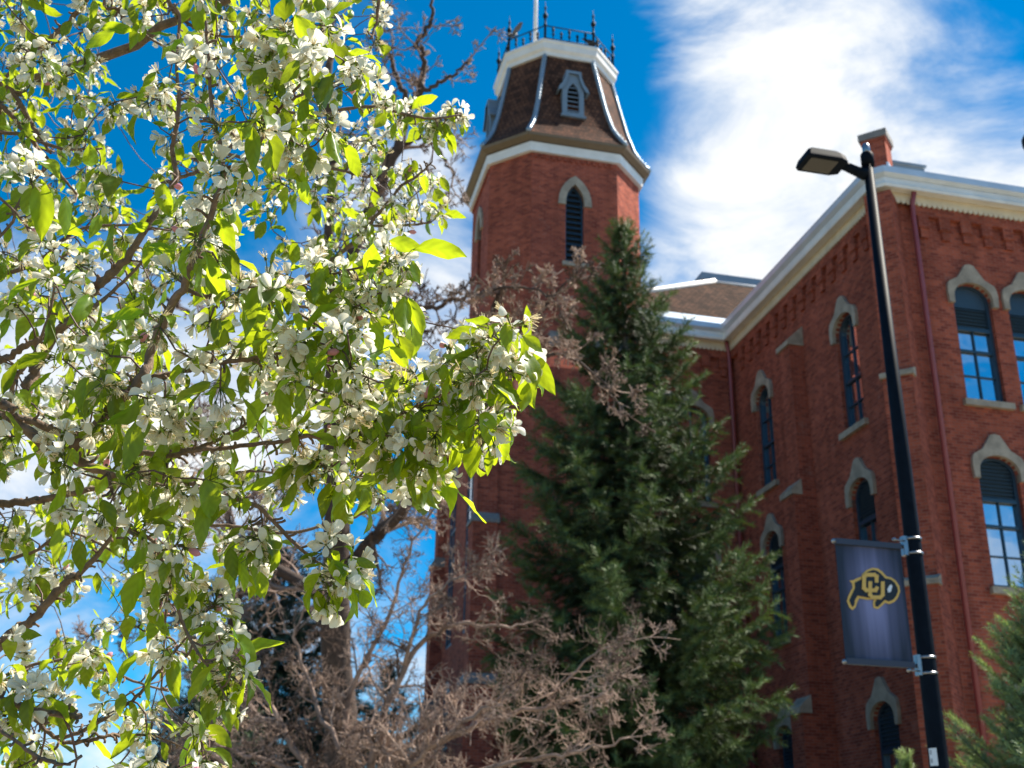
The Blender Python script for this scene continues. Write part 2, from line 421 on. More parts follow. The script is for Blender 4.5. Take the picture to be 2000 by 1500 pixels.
def wall(mb, F, outer, holes, depth, mi=0):
    """wall sheet in (s,z) with openings and reveals running inwards"""
    polys = [outer] + holes
    tris = tessellate_polygon([[Vector((p[0], p[1], 0)) for p in q] for q in polys])
    flat = [p for q in polys for p in q]
    mb.add([F(p[0], 0, p[1]) for p in flat], [tuple(t) for t in tris], mi)
    for h in holes:
        for i in range(len(h)):
            a, b = h[i], h[(i + 1) % len(h)]
            mb.quad(F(a[0], 0, a[1]), F(b[0], 0, b[1]), F(b[0], -depth, b[1]), F(a[0], -depth, a[1]), mi)


def fbox(mb, F, s0, s1, d0, d1, z0, z1, mi=0):
    mb.hexa([F(s0, d0, z0), F(s1, d0, z0), F(s1, d1, z0), F(s0, d1, z0)], [F(s0, d0, z1), F(s1, d0, z1), F(s1, d1, z1), F(s0, d1, z1)], mi)


def plate(mb, F, poly, d0, d1, mi=0):
    """polygon in (s,z) extruded from d0 to d1"""
    n = len(poly); tris = tessellate_polygon([[Vector((p[0], p[1], 0)) for p in poly]])
    vs = [F(p[0], d1, p[1]) for p in poly] + [F(p[0], d0, p[1]) for p in poly]
    fs = [tuple(t) for t in tris] + [tuple(i + n for i in t)[::-1] for t in tris] + [(i, (i + 1) % n, n + (i + 1) % n, n + i) for i in range(n)]
    mb.add(vs, fs, mi)


# ------------------------------------------------------------------ setting: ground and path
g = MB(); g.quad((-600, -600, 0), (600, -600, 0), (600, 900, 0), (-600, 900, 0)); go = g.build('ground', 'grass'); go['kind'] = 'structure'
ROT = R_(12.6); UX, UY = math.cos(ROT), math.sin(ROT)


def W(u, v, z=0.0): return (u * UX - v * UY, u * UY + v * UX, z)


g = MB(); g.add([W(-40, 9.5, .004), W(40, 9.5, .004), W(40, 12.2, .004), W(-40, 12.2, .004)], [(0, 1, 2, 3)]); o = g.build('path', 'concrete'); o['kind'] = 'structure'

# ------------------------------------------------------------------ brick building (wing)
UL, VF, VL = 14.4, 22.25, 31.75           # left wall, front wall, wall of the recessed link
OFF = (UL, VF, 0)
bld = empty('brick_building', W(UL, VF), ROT, 'long red brick building with white gutters and stone window hoods behind the lamp post', 'building')


def bpart(mb, name, mats, parent=None): return mb.build(name, mats, parent or bld, OFF if parent is None or parent is bld else parent['off'])


def front_F(sc): return lambda s, d, z: (sc + s, VF - d, z)


def left_F(sc): return lambda s, d, z: (UL - d, sc - s, z)


def link_F(sc): return lambda s, d, z: (sc + s, VL - d, z)


ROWS = {'top': (12.07, 14.81, .42), 'mid': (7.58, 10.30, .40), 'low': (2.6, 4.95, .38)}
HW = .53


def hole(sc, z0, z1, rise, hw=HW): return [(sc - hw, z0), (sc + hw, z0)] + [(sc + x, z) for x, z in arch(hw, z1, rise)]


def window(F, parent, off, row, louvre, hw=HW):
    z0, z1, rise = ROWS[row]; zt = z1 + rise
    zl = {'top': 14.02, 'mid': 9.66, 'low': 4.25}[row] if louvre else None
    D = -.11
    m = MB()
    ring_o = [(-hw, z0)] + [(-x, z) for x, z in arch(hw, z1, rise)] + [(hw, z0)]
    ring_i = [(-hw + .085, z0 + .09)] + [(-x, z) for x, z in arch(hw - .085, z1, rise - .07)] + [(hw - .085, z0 + .09)]
    n = len(ring_o)
    vs = [F(s, D, z) for s, z in ring_o] + [F(s, D, z) for s, z in ring_i] + [F(s, D - .09, z) for s, z in ring_i]
    fs = [(i, (i + 1) % n, n + (i + 1) % n, n + i) for i in range(n)] + [(n + i, n + (i + 1) % n, 2 * n + (i + 1) % n, 2 * n + i) for i in range(n)]
    m.add(vs, fs)
    ztop = zl if louvre else zt - .05
    zmid = zl - (zl - z0) * .30 if louvre else z0 + (z1 - z0) * .50
    # meeting rail, transom, muntins
    fbox(m, F, -hw + .085, hw - .085, D - .075, D - .02, zmid - .035, zmid + .035)
    if louvre: fbox(m, F, -hw + .085, hw - .085, D - .06, D + .01, zl - .05, zl + .04)
    fbox(m, F, -.018, .018, D - .082, D - .045, z0 + .09, ztop)
    zq = (z0 + zmid) / 2 + .03
    fbox(m, F, -hw + .085, hw - .085, D - .08, D - .047, zq - .016, zq + .016)
    if not louvre:
        zq = (zmid + z1 + .15) / 2 + .03
        fbox(m, F, -hw + .085, hw - .085, D - .08, D - .047, zq - .016, zq + .016)
    w = bpart(m, 'window', 'frame', parent); w['off'] = off
    p = MB()
    if louvre: poly = [(-hw + .04, z0 + .05), (hw - .04, z0 + .05), (hw - .04, zl), (-hw + .04, zl)]
    else: poly = [(-hw + .04, z0 + .05), (hw - .04, z0 + .05)] + arch(hw - .05, z1, rise - .04)
    plate(p, F, poly, D - .1, D - .088)
    bpart(p, 'pane', 'glass', w)
    if louvre:
        lv = MB(); plate(lv, F, [(-hw + .05, zl), (hw - .05, zl)] + arch(hw - .06, z1, rise - .05), D - .1, D - .085)
        k = zl + .06
        while k < zt - .1:
            ww = hw - .09
            if k + .04 > z1: ww = (hw - .09) * math.sqrt(max(0, 1 - ((k + .04 - z1) / (rise - .05)) ** 2))
            if row == 'top' and k > z1 - .25: break
            if ww > .1:
                lv.hexa([F(-ww, D - .085, k + .05), F(ww, D - .085, k + .05), F(ww, D - .01, k), F(-ww, D - .01, k)],
                        [F(-ww, D - .085, k + .065), F(ww, D - .085, k + .065), F(ww, D - .01, k + .018), F(-ww, D - .01, k + .018)])
            k += .092
        if row == 'top': plate(lv, F, [(-hw + .086, z1 - .2), (hw - .086, z1 - .2)] + arch(hw - .087, z1, rise - .073), D - .08, D - .03)
        bpart(lv, 'louvre_panel', 'louvre', w)
    h = MB()
    inn = [(-hw, z1 - .19)] + [(-x, z) for x, z in arch(hw, z1, rise, 12)] + [(hw, z1 - .19)]
    outp = [(-.71, z1 - .19), (-.73, z1 + .12), (-.71, z1 + .30), (-.66, z1 + .42), (-.52, z1 + .50), (-.38, z1 + .58), (-.13, z1 + .96), (0, z1 + .99),
            (.13, z1 + .96), (.38, z1 + .58), (.52, z1 + .50), (.66, z1 + .42), (.71, z1 + .30), (.73, z1 + .12), (.71, z1 - .19)]
    n = len(inn)
    outp = [(x * .95, z1 - .19 + (z - z1 + .19) * .95) for x, z in outp]
    for d in (.09,):
        vs = [F(s, d, z) for s, z in inn] + [F(s, d, z) for s, z in outp] + [F(s, -.1, z) for s, z in inn] + [F(s, -.03, z) for s, z in outp]
        fs = []
        for i in range(n - 1):
            fs += [(i, i + 1, n + i + 1, n + i), (2 * n + i + 1, 2 * n + i, i, i + 1)[::1], (n + i, n + i + 1, 3 * n + i + 1, 3 * n + i)]
        fs += [(0, n, 3 * n, 2 * n), (n - 1, 2 * n - 1, 4 * n - 1, 3 * n - 1)]
        h.add(vs, fs)
    bpart(h, 'stone_hood', 'stone', w)
    s_ = MB(); fbox(s_, F, -hw - .13, hw + .13, -.12, .12, z0 - .16, z0 - .002)
    bpart(s_, 'sill', 'stone', w)


FS = [16.57, 18.09, 21.0, 22.5]
LS = [24.60, 29.68]
UE, VE = 24.5, 46.0
ZW = 17.28
wl = MB()
wall(wl, lambda s, d, z: (s, VF - d, z), [(UL, 0), (UE, 0), (UE, ZW), (UL, ZW)], [hole(s, *ROWS[r]) for s in FS for r in ROWS], .2)
wall(wl, lambda s, d, z: (UL - d, s, z), [(VF, 0), (VL, 0), (VL, ZW), (VF, ZW)], [hole(s, *ROWS[r]) for s in LS for r in ROWS], .2)
LK = [12.95]
wall(wl, lambda s, d, z: (s, VL - d, z), [(11.0, 0), (UL, 0), (UL, ZW), (11.0, ZW)], [hole(s, *ROWS[r]) for s in LK for r in ROWS], .2)
wl.quad((UE, VF, 0), (UE, VE, 0), (UE, VE, ZW), (UE, VF, ZW)); wl.quad((UE, VE, 0), (11, VE, 0), (11, VE, ZW), (UE, VE, ZW))
wl.quad((11, VE, 0), (11, VL, 0), (11, VL, ZW), (11, VE, ZW))
# corbel table: a projecting band carried on stepped brick drops
for F, s0, s1 in ((lambda s, d, z: (s, VF - d, z), UL + .75, UE), (lambda s, d, z: (UL - d, s, z), VF + .55, VL - .12)):
    fbox(wl, F, s0, s1, -.02, .12, 16.95, ZW + .05)
    k = s0 + .14
    while k < s1 - .3:
        fbox(wl, F, k, k + .30, -.02, .117, 16.62, 16.952); fbox(wl, F, k + .06, k + .27, -.02, .075, 16.36, 16.622)
        k += .60
fbox(wl, lambda s, d, z: (s, VL - d, z), 11.3, UL - .12, -.02, .12, 16.95, ZW + .05)
k = 11.5
while k < UL - .4:
    fbox(wl, lambda s, d, z: (s, VL - d, z), k, k + .3, -.02, .117, 16.62, 16.952); fbox(wl, lambda s, d, z: (s, VL - d, z), k + .06, k + .27, -.02, .075, 16.36, 16.622); k += .6
bpart(wl, 'wall', 'brick')
for s in FS:
    for r in ROWS: window(front_F(s), bld, OFF, r, True)
for i, s in enumerate(LS):
    for r in ROWS: window(left_F(s), bld, OFF, r, r != 'top')
for s in LK:
    for r in ROWS: window(link_F(s), bld, OFF, r, r != 'top')

# buttress on the left wall, in three set-backs with stone weatherings
def buttress(F, s0, s1, stages, name='buttress'):
    """stages: (z_bottom, z_top, projection, z_cap_top)"""
    m = MB(); caps = []
    for i, (zb, zt, pr, zc) in enumerate(stages):
        c = MB(); caps.append(c)
        fbox(m, F, s0, s1, -.05, pr, zb, zt + (.02 if i + 1 < len(stages) else 0))
        nxt = stages[i + 1][2] if i + 1 < len(stages) else -.02
        c.hexa([F(s0 - .05, nxt - .02, zt), F(s1 + .05, nxt - .02, zt), F(s1 + .05, pr + .07, zt), F(s0 - .05, pr + .07, zt)],
               [F(s0 - .05, nxt - .02, zc), F(s1 + .05, nxt - .02, zc), F(s1 + .05, pr + .07, zt + .14), F(s0 - .05, pr + .07, zt + .14)])
    b = bpart(m, name, 'brick'); b['off'] = OFF
    for c in caps: bpart(c, 'stone_cap', 'stone', b)


buttress(lambda s, d, z: (UL - d, s, z), 26.95, 27.6, [(0, 5.3, .88, 5.75), (5.32, 10.95, .64, 11.4), (10.97, 15.35, .42, 16.0)])
# diagonal corner buttress
q = math.sqrt(.5)


def diag_F(s, d, z): return (UL - q * d + q * s, VF - q * d - q * s, z)


m = MB(); caps = []
for zb, zt, pr, nxt, hw, zc in ((0, 7.35, .78, .6, .36, 7.6), (7.37, 12.25, .6, .42, .34, 12.5), (12.27, 17.3, .42, .3, .33, 17.3)):
    fbox(m, diag_F, -hw, hw, -.4, pr, zb, zt)
    if zt < 17:
        c = MB(); caps.append(c)
        c.hexa([diag_F(-hw - .05, nxt - .03, zt), diag_F(hw + .05, nxt - .03, zt), diag_F(hw + .05, pr + .07, zt), diag_F(-hw - .05, pr + .07, zt)],
               [diag_F(-hw - .05, nxt - .03, zc), diag_F(hw + .05, nxt - .03, zc), diag_F(hw + .05, pr + .07, zt + .12), diag_F(-hw - .05, pr + .07, zt + .12)])
b = bpart(m, 'buttress', 'brick'); b['off'] = OFF
for c in caps: bpart(c, 'stone_cap', 'stone', b)

# eaves: profile (distance out from wall, z) swept round the mitred plan
def sweep(mb, plan, prof, mi=0, smooth=False):
    """plan: list of (point, outward mitre vector); prof: list of (d, z)"""
    rings = [[(p[0] + n[0] * d, p[1] + n[1] * d, z) for d, z in prof] for p, n in plan]
    mb.loft(rings, mi, closed=True, smooth=smooth)
    for r, flip in ((rings[0], 0), (rings[-1], 1)): mb.add(r, [tuple(range(len(r)))[::(1 if flip else -1)]], mi)


t8 = math.tan(R_(22.5))
# the eave line cuts the corner on the diagonal, so the plan has two mitres there
ch = .06
PLAN = [((UE + .3, VF), (0, -1)), ((UL + ch, VF), (-t8, -1)), ((UL, VF + ch), (-1, -t8)), ((UL, VL), (-1, -1)), ((11.2, VL), (0, -1))]
g1 = MB(); sweep(g1, PLAN, [(.34, 17.74), (.44, 17.74), (.52, 17.82), (.52, 18.0), (.47, 18.03), (.34, 18.03)]); bpart(g1, 'gutter', 'gutter')
g1 = MB(); sweep(g1, PLAN, [(.10, 17.50), (.36, 17.50), (.36, 17.46), (.44, 17.46), (.46, 17.54), (.42, 17.60), (.42, 17.735), (.10, 17.735)]); bpart(g1, 'cornice', 'white')
g1 = MB(); sweep(g1, PLAN, [(.128, 17.30), (.17, 17.30), (.17, 17.498), (.128, 17.498)])
# scalloped lower edge
def scallops(mb, F, s0, s1):
    k = s0
    while k < s1:
        pts = [(k, 17.301)] + [(k + .0675 - .0675 * math.cos(math.pi * i / 5), 17.28 - .085 * math.sin(math.pi * i / 5)) for i in range(6)] + [(k + .135, 17.301)]
        plate(mb, F, pts, .13, .168); k += .145


scallops(g1, lambda s, d, z: (s, VF - d, z), UL + .3, UE); scallops(g1, lambda s, d, z: (UL - d, s, z), VF + .3, VL - .2); scallops(g1, lambda s, d, z: (s, VL - d, z), 11.3, UL - .2)
bpart(g1, 'scalloped_board', 'cream')
# roofs: metal apron behind the gutters, low metal wing roof, shingled hip over the link
r = MB()
r.add([(UE, VF - .34, 18.02), (UL + .1, VF - .34, 18.02), (UL - .34, VF + .1, 18.02), (UL - .34, VL - .34, 18.02), (11.2, VL - .34, 18.02),
       (UE, VF + .6, 18.30), (UL + .95, VF + .6, 18.30), (UL + .62, VF + .9, 18.30), (UL + .62, VL + .1, 18.52), (11.2, VL + .1, 18.52)],
      [(0, 1, 6, 5), (1, 2, 7, 6), (2, 3, 8, 7), (3, 4, 9, 8)])
r.add([(UE, VF + .6, 18.30), (UL + .95, VF + .6, 18.30), (UL + .62, VF + .9, 18.30), (UL + .62, VL + .1, 18.52), (18.5, 30, 18.9), (UE, 30, 18.9)], [(0, 1, 2, 3, 4, 5)])
bpart(r, 'metal_roof', 'apron')
r = MB()
eL, eR, ap, rg, lo = (9.6, VL + .1, 18.53), (UL + .62, VL + .1, 18.53), (15.2, 34.6, 21.4), (18.6, 34.6, 21.4), (18.6, VL - 1.0, 18.8)
r.add([eL, eR, lo, rg, ap], [(0, 1, 4), (1, 2, 3, 4)])
r.add([eL, ap, (15.2, 37.2, 21.3), (9.6, 40, 18.5)], [(0, 1, 2, 3)])
hr = bpart(r, 'shingle_roof', 'roof_shingle'); hr['off'] = OFF
f = MB(); f.tube([np.array(eL) + (0, 0, .05), np.array(ap) + (0, 0, .06)], .10, 6); f.tube([np.array(ap) + (0, 0, .03), np.array(rg) + (0, 0, .03)], .06, 6)
bpart(f, 'hip_flashing', 'white', hr)
r = MB(); r.hexa([(15.0, 36.6, 18), (24.5, 36.6, 18), (24.5, 44, 18), (15.0, 44, 18)], [(15.6, 36.6, 22.55), (24.5, 36.6, 22.55), (24.5, 44, 22.55), (15.6, 44, 22.55)])
r.box(15.5, 24.6, 36.45, 44.1, 22.56, 22.86); bpart(r, 'upper_roof', 'greymetal')
# chimney set on the diagonal
m = MB(); cc = (14.90, 22.96)


def ch_F(s, d, z): return (cc[0] - q * d + q * s, cc[1] - q * d - q * s, z)


fbox(m, ch_F, -.30, .30, -.30, .30, 17.9, 19.44); fbox(m, ch_F, -.33, .33, -.33, .33, 19.441, 19.53)
ci = bpart(m, 'chimney', 'brick'); ci['off'] = OFF
m = MB(); fbox(m, ch_F, -.37, .37, -.37, .37, 19.531, 19.73); bpart(m, 'chimney_cap', 'darkstone', ci)
m = MB(); fbox(m, ch_F, .27, .33, -.36, .34, 18.1, 18.7); bpart(m, 'flashing', 'gutter', ci)
m = MB(); m.box(15.35, 16.35, 23.1, 23.9, 18.2, 19.13); m.box(15.30, 16.40, 23.05, 23.95, 19.131, 19.2); bpart(m, 'roof_hatch', 'greymetal')
m = MB(); m.lathe((20.98, 24.5, 18.4), [(.06, 0), (.05, 2.95), (.13, 3.0), (.2, 3.2), (.2, 3.4), (.12, 3.56), (.04, 3.65), (.03, 3.95), (.005, 4.1)]); bpart(m, 'roof_finial', 'iron')
# downpipes
m = MB(); m.tube([(15.13, VF - .34, 17.47), (15.13, VF - .2, 17.2), (15.13, VF - .17, 16.9), (15.13, VF - .17, 0)], .065, 8); bpart(m, 'downpipe', 'pipe')
m = MB(); m.tube([(UL - .3, VL - .3, 17.5), (UL - .2, VL - .2, 17.2), (UL - .16, VL - .16, 16.9), (UL - .16, VL - .16, 0)], .065, 8); bpart(m, 'downpipe', 'pipe')

# ------------------------------------------------------------------ tower
TU, TV = 8.92, 33.72
TOFF = (TU, TV, 0)
tow = empty('brick_tower', W(TU, TV), ROT, 'tall octagonal red brick tower with shingled mansard roof, iron cresting and louvred belfry openings', 'tower')


def tpart(mb, name, mats, parent=None): return mb.build(name, mats, parent or tow, TOFF)


def octo(H, c, z): return [(TU + x, TV + y, z) for x, y in ((-(H - c), -H), (H - c, -H), (H, -(H - c)), (H, H - c), (H - c, H), (-(H - c), H), (-H, H - c), (-H, -(H - c)))]


HB, CB = 2.62, 1.16
ZO, ZT = 16.9, 23.55
SIDES = [lambda s, d, z: (TU + s, TV - HB - d, z), lambda s, d, z: (TU - HB - d, TV - s, z), lambda s, d, z: (TU + HB + d, TV + s, z), lambda s, d, z: (TU - s, TV + HB + d, z)]
LV = (19.42, 21.66, .68, .31)
wm = MB()
for F in SIDES:
    a = HB - CB
    wall(wm, F, [(-a, ZO), (a, ZO), (a, ZT), (-a, ZT)], [[(-LV[3], LV[0]), (LV[3], LV[0])] + arch(LV[3], LV[1], LV[2], 10, True)], .22)
lo8, hi8 = octo(HB, CB, ZO), octo(HB, CB, ZT)
for i in (1, 3, 5, 7): wm.quad(lo8[i], lo8[(i + 1) % 8], hi8[(i + 1) % 8], hi8[i])
# lower square stage and broached shoulders
HQ = 2.95
TB = TV - HQ
sq = [(TU - HQ, TV - HQ), (TU + HQ, TV - HQ), (TU + HQ, TV + HQ), (TU - HQ, TV + HQ)]
ZS = 15.6
lw = (.34,)
left_holes = []
for vs_, z0, z1 in ((32.0, 7.75, 13.2), (34.85, 7.75, 13.2), (32.0, 2.2, 6.4), (34.85, 2.2, 6.4)):
    left_holes.append([(vs_ - .56, z0), (vs_ + .56, z0)] + [(vs_ + x, z) for x, z in arch(.56, z1, .4)])
wall(wm, lambda s, d, z: (TU - HQ - d, s, z), [(TV - HQ, 0), (TV + HQ, 0), (TV + HQ, ZS), (TV - HQ, ZS)], left_holes, .06)
for i in (0, 1, 2):
    a, b_ = sq[i], sq[(i + 1) % 4]; wm.quad((*a, 0), (*b_, 0), (*b_, ZS), (*a, ZS))
br = [(TU - HQ, TV - HQ, ZS), (TU + HQ, TV - HQ, ZS), (TU + HQ, TV - HQ, ZS), (TU + HQ, TV + HQ, ZS), (TU + HQ, TV + HQ, ZS), (TU - HQ, TV + HQ, ZS), (TU - HQ, TV + HQ, ZS), (TU - HQ, TV - HQ, ZS)]
wm.loft([br, lo8])
# dog-tooth course near the eaves
for F in SIDES:
    k = -1.38
    while k < 1.3: fbox(wm, F, k, k + .1, -.02, .05, 23.18, 23.34); k += .2
tpart(wm, 'wall', 'brick')
for sx in (-1, 1):
    for k in (7.5, 8.2):
        m = MB(); m.box(*(sorted((TU + sx * (k - TU) - .15, TU + sx * (k - TU) + .15))), TV - HQ + .1, TV - HQ + .5, 16.35, 16.85); tpart(m, 'niche_block', 'darkstone')  # dark blocks stand in for the dark recessed niches
for F in SIDES[:3]:
    z0, z1, rs, hw = LV; D = -.12
    m = MB()
    ro = [(-hw, z0)] + [(-x, z) for x, z in arch(hw, z1, rs, 10, True)] + [(hw, z0)]
    ri = [(-hw + .06, z0 + .06)] + [(-x, z) for x, z in arch(hw - .06, z1, rs - .1, 10, True)] + [(hw - .06, z0 + .06)]
    n = len(ro); m.add([F(s, D, z) for s, z in ro] + [F(s, D, z) for s, z in ri] + [F(s, D - .08, z) for s, z in ri],
                       [(i, (i + 1) % n, n + (i + 1) % n, n + i) for i in range(n)] + [(n + i, n + (i + 1) % n, 2 * n + (i + 1) % n, 2 * n + i) for i in range(n)])
    wv = tpart(m, 'belfry_window', 'frame')
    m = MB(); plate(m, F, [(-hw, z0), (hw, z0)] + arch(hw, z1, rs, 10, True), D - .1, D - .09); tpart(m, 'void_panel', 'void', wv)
    m = MB(); k = z0 + .1
    while k < z1 + rs - .25:
        ww = hw - .06
        if k > z1: ww = (hw - .06) * (1 - ((k - z1) / rs) ** 1.5)
        m.hexa([F(-ww, D - .085, k + .12), F(ww, D - .085, k + .12), F(ww, D + .02, k), F(-ww, D + .02, k)], [F(-ww, D - .085, k + .145), F(ww, D - .085, k + .145), F(ww, D + .02, k + .03), F(-ww, D + .02, k + .03)])
        k += .205
    tpart(m, 'louvre_slats', 'frame', wv)
    m = MB()
    inn = [(-hw, z1 - .12)] + [(-x, z) for x, z in arch(hw, z1, rs, 10, True)] + [(hw, z1 - .12)]
    oo = [(-.57, z1 - .12)] + [(-x, z) for x, z in arch(.56, z1, 1.0, 10, True)] + [(.57, z1 - .12)]
    n = len(inn)
    vs = [F(s, .07, z) for s, z in inn] + [F(s, .07, z) for s, z in oo] + [F(s, -.11, z) for s, z in inn] + [F(s, -.03, z) for s, z in oo]; fs = []
    for i in range(n - 1): fs += [(i, i + 1, n + i + 1, n + i), (2 * n + i, 2 * n + i + 1, i + 1, i), (n + i, n + i + 1, 3 * n + i + 1, 3 * n + i)]
    m.add(vs, fs + [(0, n, 3 * n, 2 * n), (n - 1, 2 * n - 1, 4 * n - 1, 3 * n - 1)]); tpart(m, 'stone_hood', 'stone', wv)
    m = MB(); fbox(m, F, -hw - .12, hw + .12, -.12, .12, z0 - .15, z0 - .003); tpart(m, 'sill', 'stone', wv)
# tall narrow windows of the square stage
for h in left_holes:
    s0 = h[0][0] + .56; z0 = h[0][1]; z1 = z0 + (5.45 if z0 > 5 else 4.2)
    F = lambda s, d, z, s0=s0: (TU - HQ - d, s0 + s, z)
    m = MB(); fbox(m, F, -.56, -.47, -.055, -.02, z0, z1); fbox(m, F, .47, .56, -.055, -.02, z0, z1); fbox(m, F, -.47, .47, -.055, -.02, z0, z0 + .08)
    plate(m, F, [(-.56, z1), (.56, z1)] + arch(.555, z1 + .001, .4), -.057, -.021)
    for zz in (z0 + 1.3, z0 + 2.6, z0 + 3.6): fbox(m, F, -.47, .47, -.053, -.025, zz, zz + .06)
    fbox(m, F, -.02, .02, -.052, -.028, z0 + .08, z1)
    w_ = tpart(m, 'narrow_window', 'frame'); p = MB(); plate(p, F, [(-.5, z0 + .02), (.5, z0 + .02), (.5, z1), (-.5, z1)], -.08, -.05); tpart(p, 'pane', 'glass', w_)
# corner buttresses of the square stage
for sx, sy in ((-1, -1), (1, -1), (-1, 1)):
    m = MB(); caps = []; cx, cy = TU + sx * HQ, TV + sy * HQ
    for zb, zt, e, en in ((0, 6.1, .26, .16), (6.12, 10.55, .16, .05), (10.57, 15.0, .05, -.1)):
        x0, x1 = sorted((cx + sx * (e + (.2 if sy > 0 else 0)), cx - sx * .55)); y0, y1 = sorted((cy + sy * e, cy - sy * .55))
        m.box(x0, x1, y0, y1, zb, zt)
        dx = sx * (e - en); dy = sy * (e - en)
        k = .05
        top = [(min(max(x, x0 - k + (e - en) * (sx < 0)), x1 + k - (e - en) * (sx > 0)), min(max(y, y0 - k + (e - en) * (sy < 0)), y1 + k - (e - en) * (sy > 0)), zt + .3) for x, y in ((x0 - k, y0 - k), (x1 + k, y0 - k), (x1 + k, y1 + k), (x0 - k, y1 + k))]
        md = [(x, y, zt + .1) for x, y in ((x0 - k, y0 - k), (x1 + k, y0 - k), (x1 + k, y1 + k), (x0 - k, y1 + k))]
        bt = [(p_[0], p_[1], zt) for p_ in md]
        c = MB(); caps.append(c); c.loft([bt, md, top], 0, True, True)
    b_ = tpart(m, 'buttress', 'brick')
    for c in caps: tpart(c, 'stone_cap', 'darkstone', b_)
# eaves of the tower
m = MB(); m.loft([octo(2.60, 1.16, 23.38), octo(2.74, 1.2, 23.38), octo(2.76, 1.2, 23.70), octo(2.72, 1.2, 23.74), octo(2.6, 1.16, 23.74)]); tpart(m, 'cornice', 'white')
m = MB(); m.loft([octo(2.6, 1.16, 23.741), octo(2.8, 1.2, 23.741), octo(2.97, 1.30, 23.84), octo(2.99, 1.30, 23.93), octo(2.93, 1.28, 23.95)]); tpart(m, 'eave_board', 'brownpaint')
PROF = [(2.96, 1.29, 23.94), (2.82, 1.25, 24.17), (2.66, 1.21, 24.47), (2.51, 1.17, 24.82), (2.31, 1.12, 25.6), (2.16, 1.08, 26.4), (2.02, 1.05, 27.2), (1.88, 1.03, 28.0)]
m = MB(); m.loft([octo(*p) for p in PROF]); mr_ = tpart(m, 'mansard_roof', 'shingle')
for i in range(8):
    m = MB(); pts = [np.array(octo(H + .02, c_, z + .02)[i]) for H, c_, z in PROF]
    m.tube(pts, .075, 6)
    L_ = 0
    for a, b_ in zip(pts, pts[1:]):
        n = max(1, int(np.linalg.norm(b_ - a) / .16))
        for k in range(n):
            p_ = a + (b_ - a) * (k + .5) / n; d_ = (b_ - a) / np.linalg.norm(b_ - a)
            m.tube([p_ - d_ * .05, p_, p_ + d_ * .05], [.06, .105, .06], 6)
    tpart(m, 'hip_rib', 'rib', mr_)
for ang in (0, 90, 270):
    ca, sa = math.cos(R_(ang)), math.sin(R_(ang))
    def F(s, d, z): y = -2.46 - d; return (TU + s * ca + y * sa, TV - s * sa + y * ca, z)
    z0 = 25.2
    outl = [(-.38, z0), (.38, z0), (.38, z0 + .98), (.40, z0 + 1.04), (.31, z0 + 1.22), (.22, z0 + 1.5), (.2, z0 + 1.72), (-.2, z0 + 1.72), (-.22, z0 + 1.5), (-.31, z0 + 1.22), (-.40, z0 + 1.04), (-.38, z0 + .98)]
    hol = [(-.21, z0 + .14), (.21, z0 + .14)] + arch(.21, z0 + .85, .5, 8, True)
    m = MB(); wall(m, lambda s, d, z: F(s, d, z), outl, [hol], .1)
    n = len(outl)
    m.add([F(s, 0, z) for s, z in outl] + [F(s, -1.0, z) for s, z in outl], [(i, (i + 1) % n, n + (i + 1) % n, n + i) for i in range(n)])
    # hood mould following the curved gable
    hm = [(.47, z0 + .98), (.56, z0 + .95), (.50, z0 + 1.12), (.38, z0 + 1.30), (.29, z0 + 1.55), (.27, z0 + 1.80), (-.27, z0 + 1.80), (-.29, z0 + 1.55), (-.38, z0 + 1.30), (-.50, z0 + 1.12), (-.56, z0 + .95), (-.47, z0 + .98)]
    hi_ = [(.36, z0 + .98), (.42, z0 + .98), (.38, z0 + 1.06), (.29, z0 + 1.22), (.2, z0 + 1.5), (.17, z0 + 1.68), (-.17, z0 + 1.68), (-.2, z0 + 1.5), (-.29, z0 + 1.22), (-.38, z0 + 1.06), (-.42, z0 + .98), (-.36, z0 + .98)]
    vs = [F(s, .08, z) for s, z in hm] + [F(s, .08, z) for s, z in hi_] + [F(s, -.7, z) for s, z in hm]; fs = []
    for i in range(n - 1): fs += [(i, i + 1, n + i + 1, n + i), (i, i + 1, 2 * n + i + 1, 2 * n + i)]
    m.add(vs, fs); fbox(m, F, -.44, .44, -.3, .07, z0 - .09, z0 - .001)
    dm = tpart(m, 'dormer', 'dormer')
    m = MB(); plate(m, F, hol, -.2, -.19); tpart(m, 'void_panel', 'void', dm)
    m = MB(); k = z0 + .2
    while k < z0 + 1.2:
        ww = .205 if k < z0 + .85 else .205 * (1 - ((k - z0 - .85) / .5) ** 1.4)
        m.hexa([F(-ww, -.15, k + .07), F(ww, -.15, k + .07), F(ww, -.03, k), F(-ww, -.03, k)], [F(-ww, -.15, k + .1), F(ww, -.15, k + .1), F(ww, -.03, k + .035), F(-ww, -.03, k + .035)]); k += .19
    tpart(m, 'louvre_slats', 'dormer', dm)
m = MB(); m.loft([octo(1.85, 1.02, 27.98), octo(1.96, 1.05, 27.98), octo(1.98, 1.06, 28.12), octo(2.06, 1.1, 28.2), octo(2.08, 1.1, 28.42), octo(2.12, 1.12, 28.46), octo(2.12, 1.12, 28.54), octo(1.9, 1.04, 28.6)], 0, False, True); tpart(m, 'top_cornice', 'white')
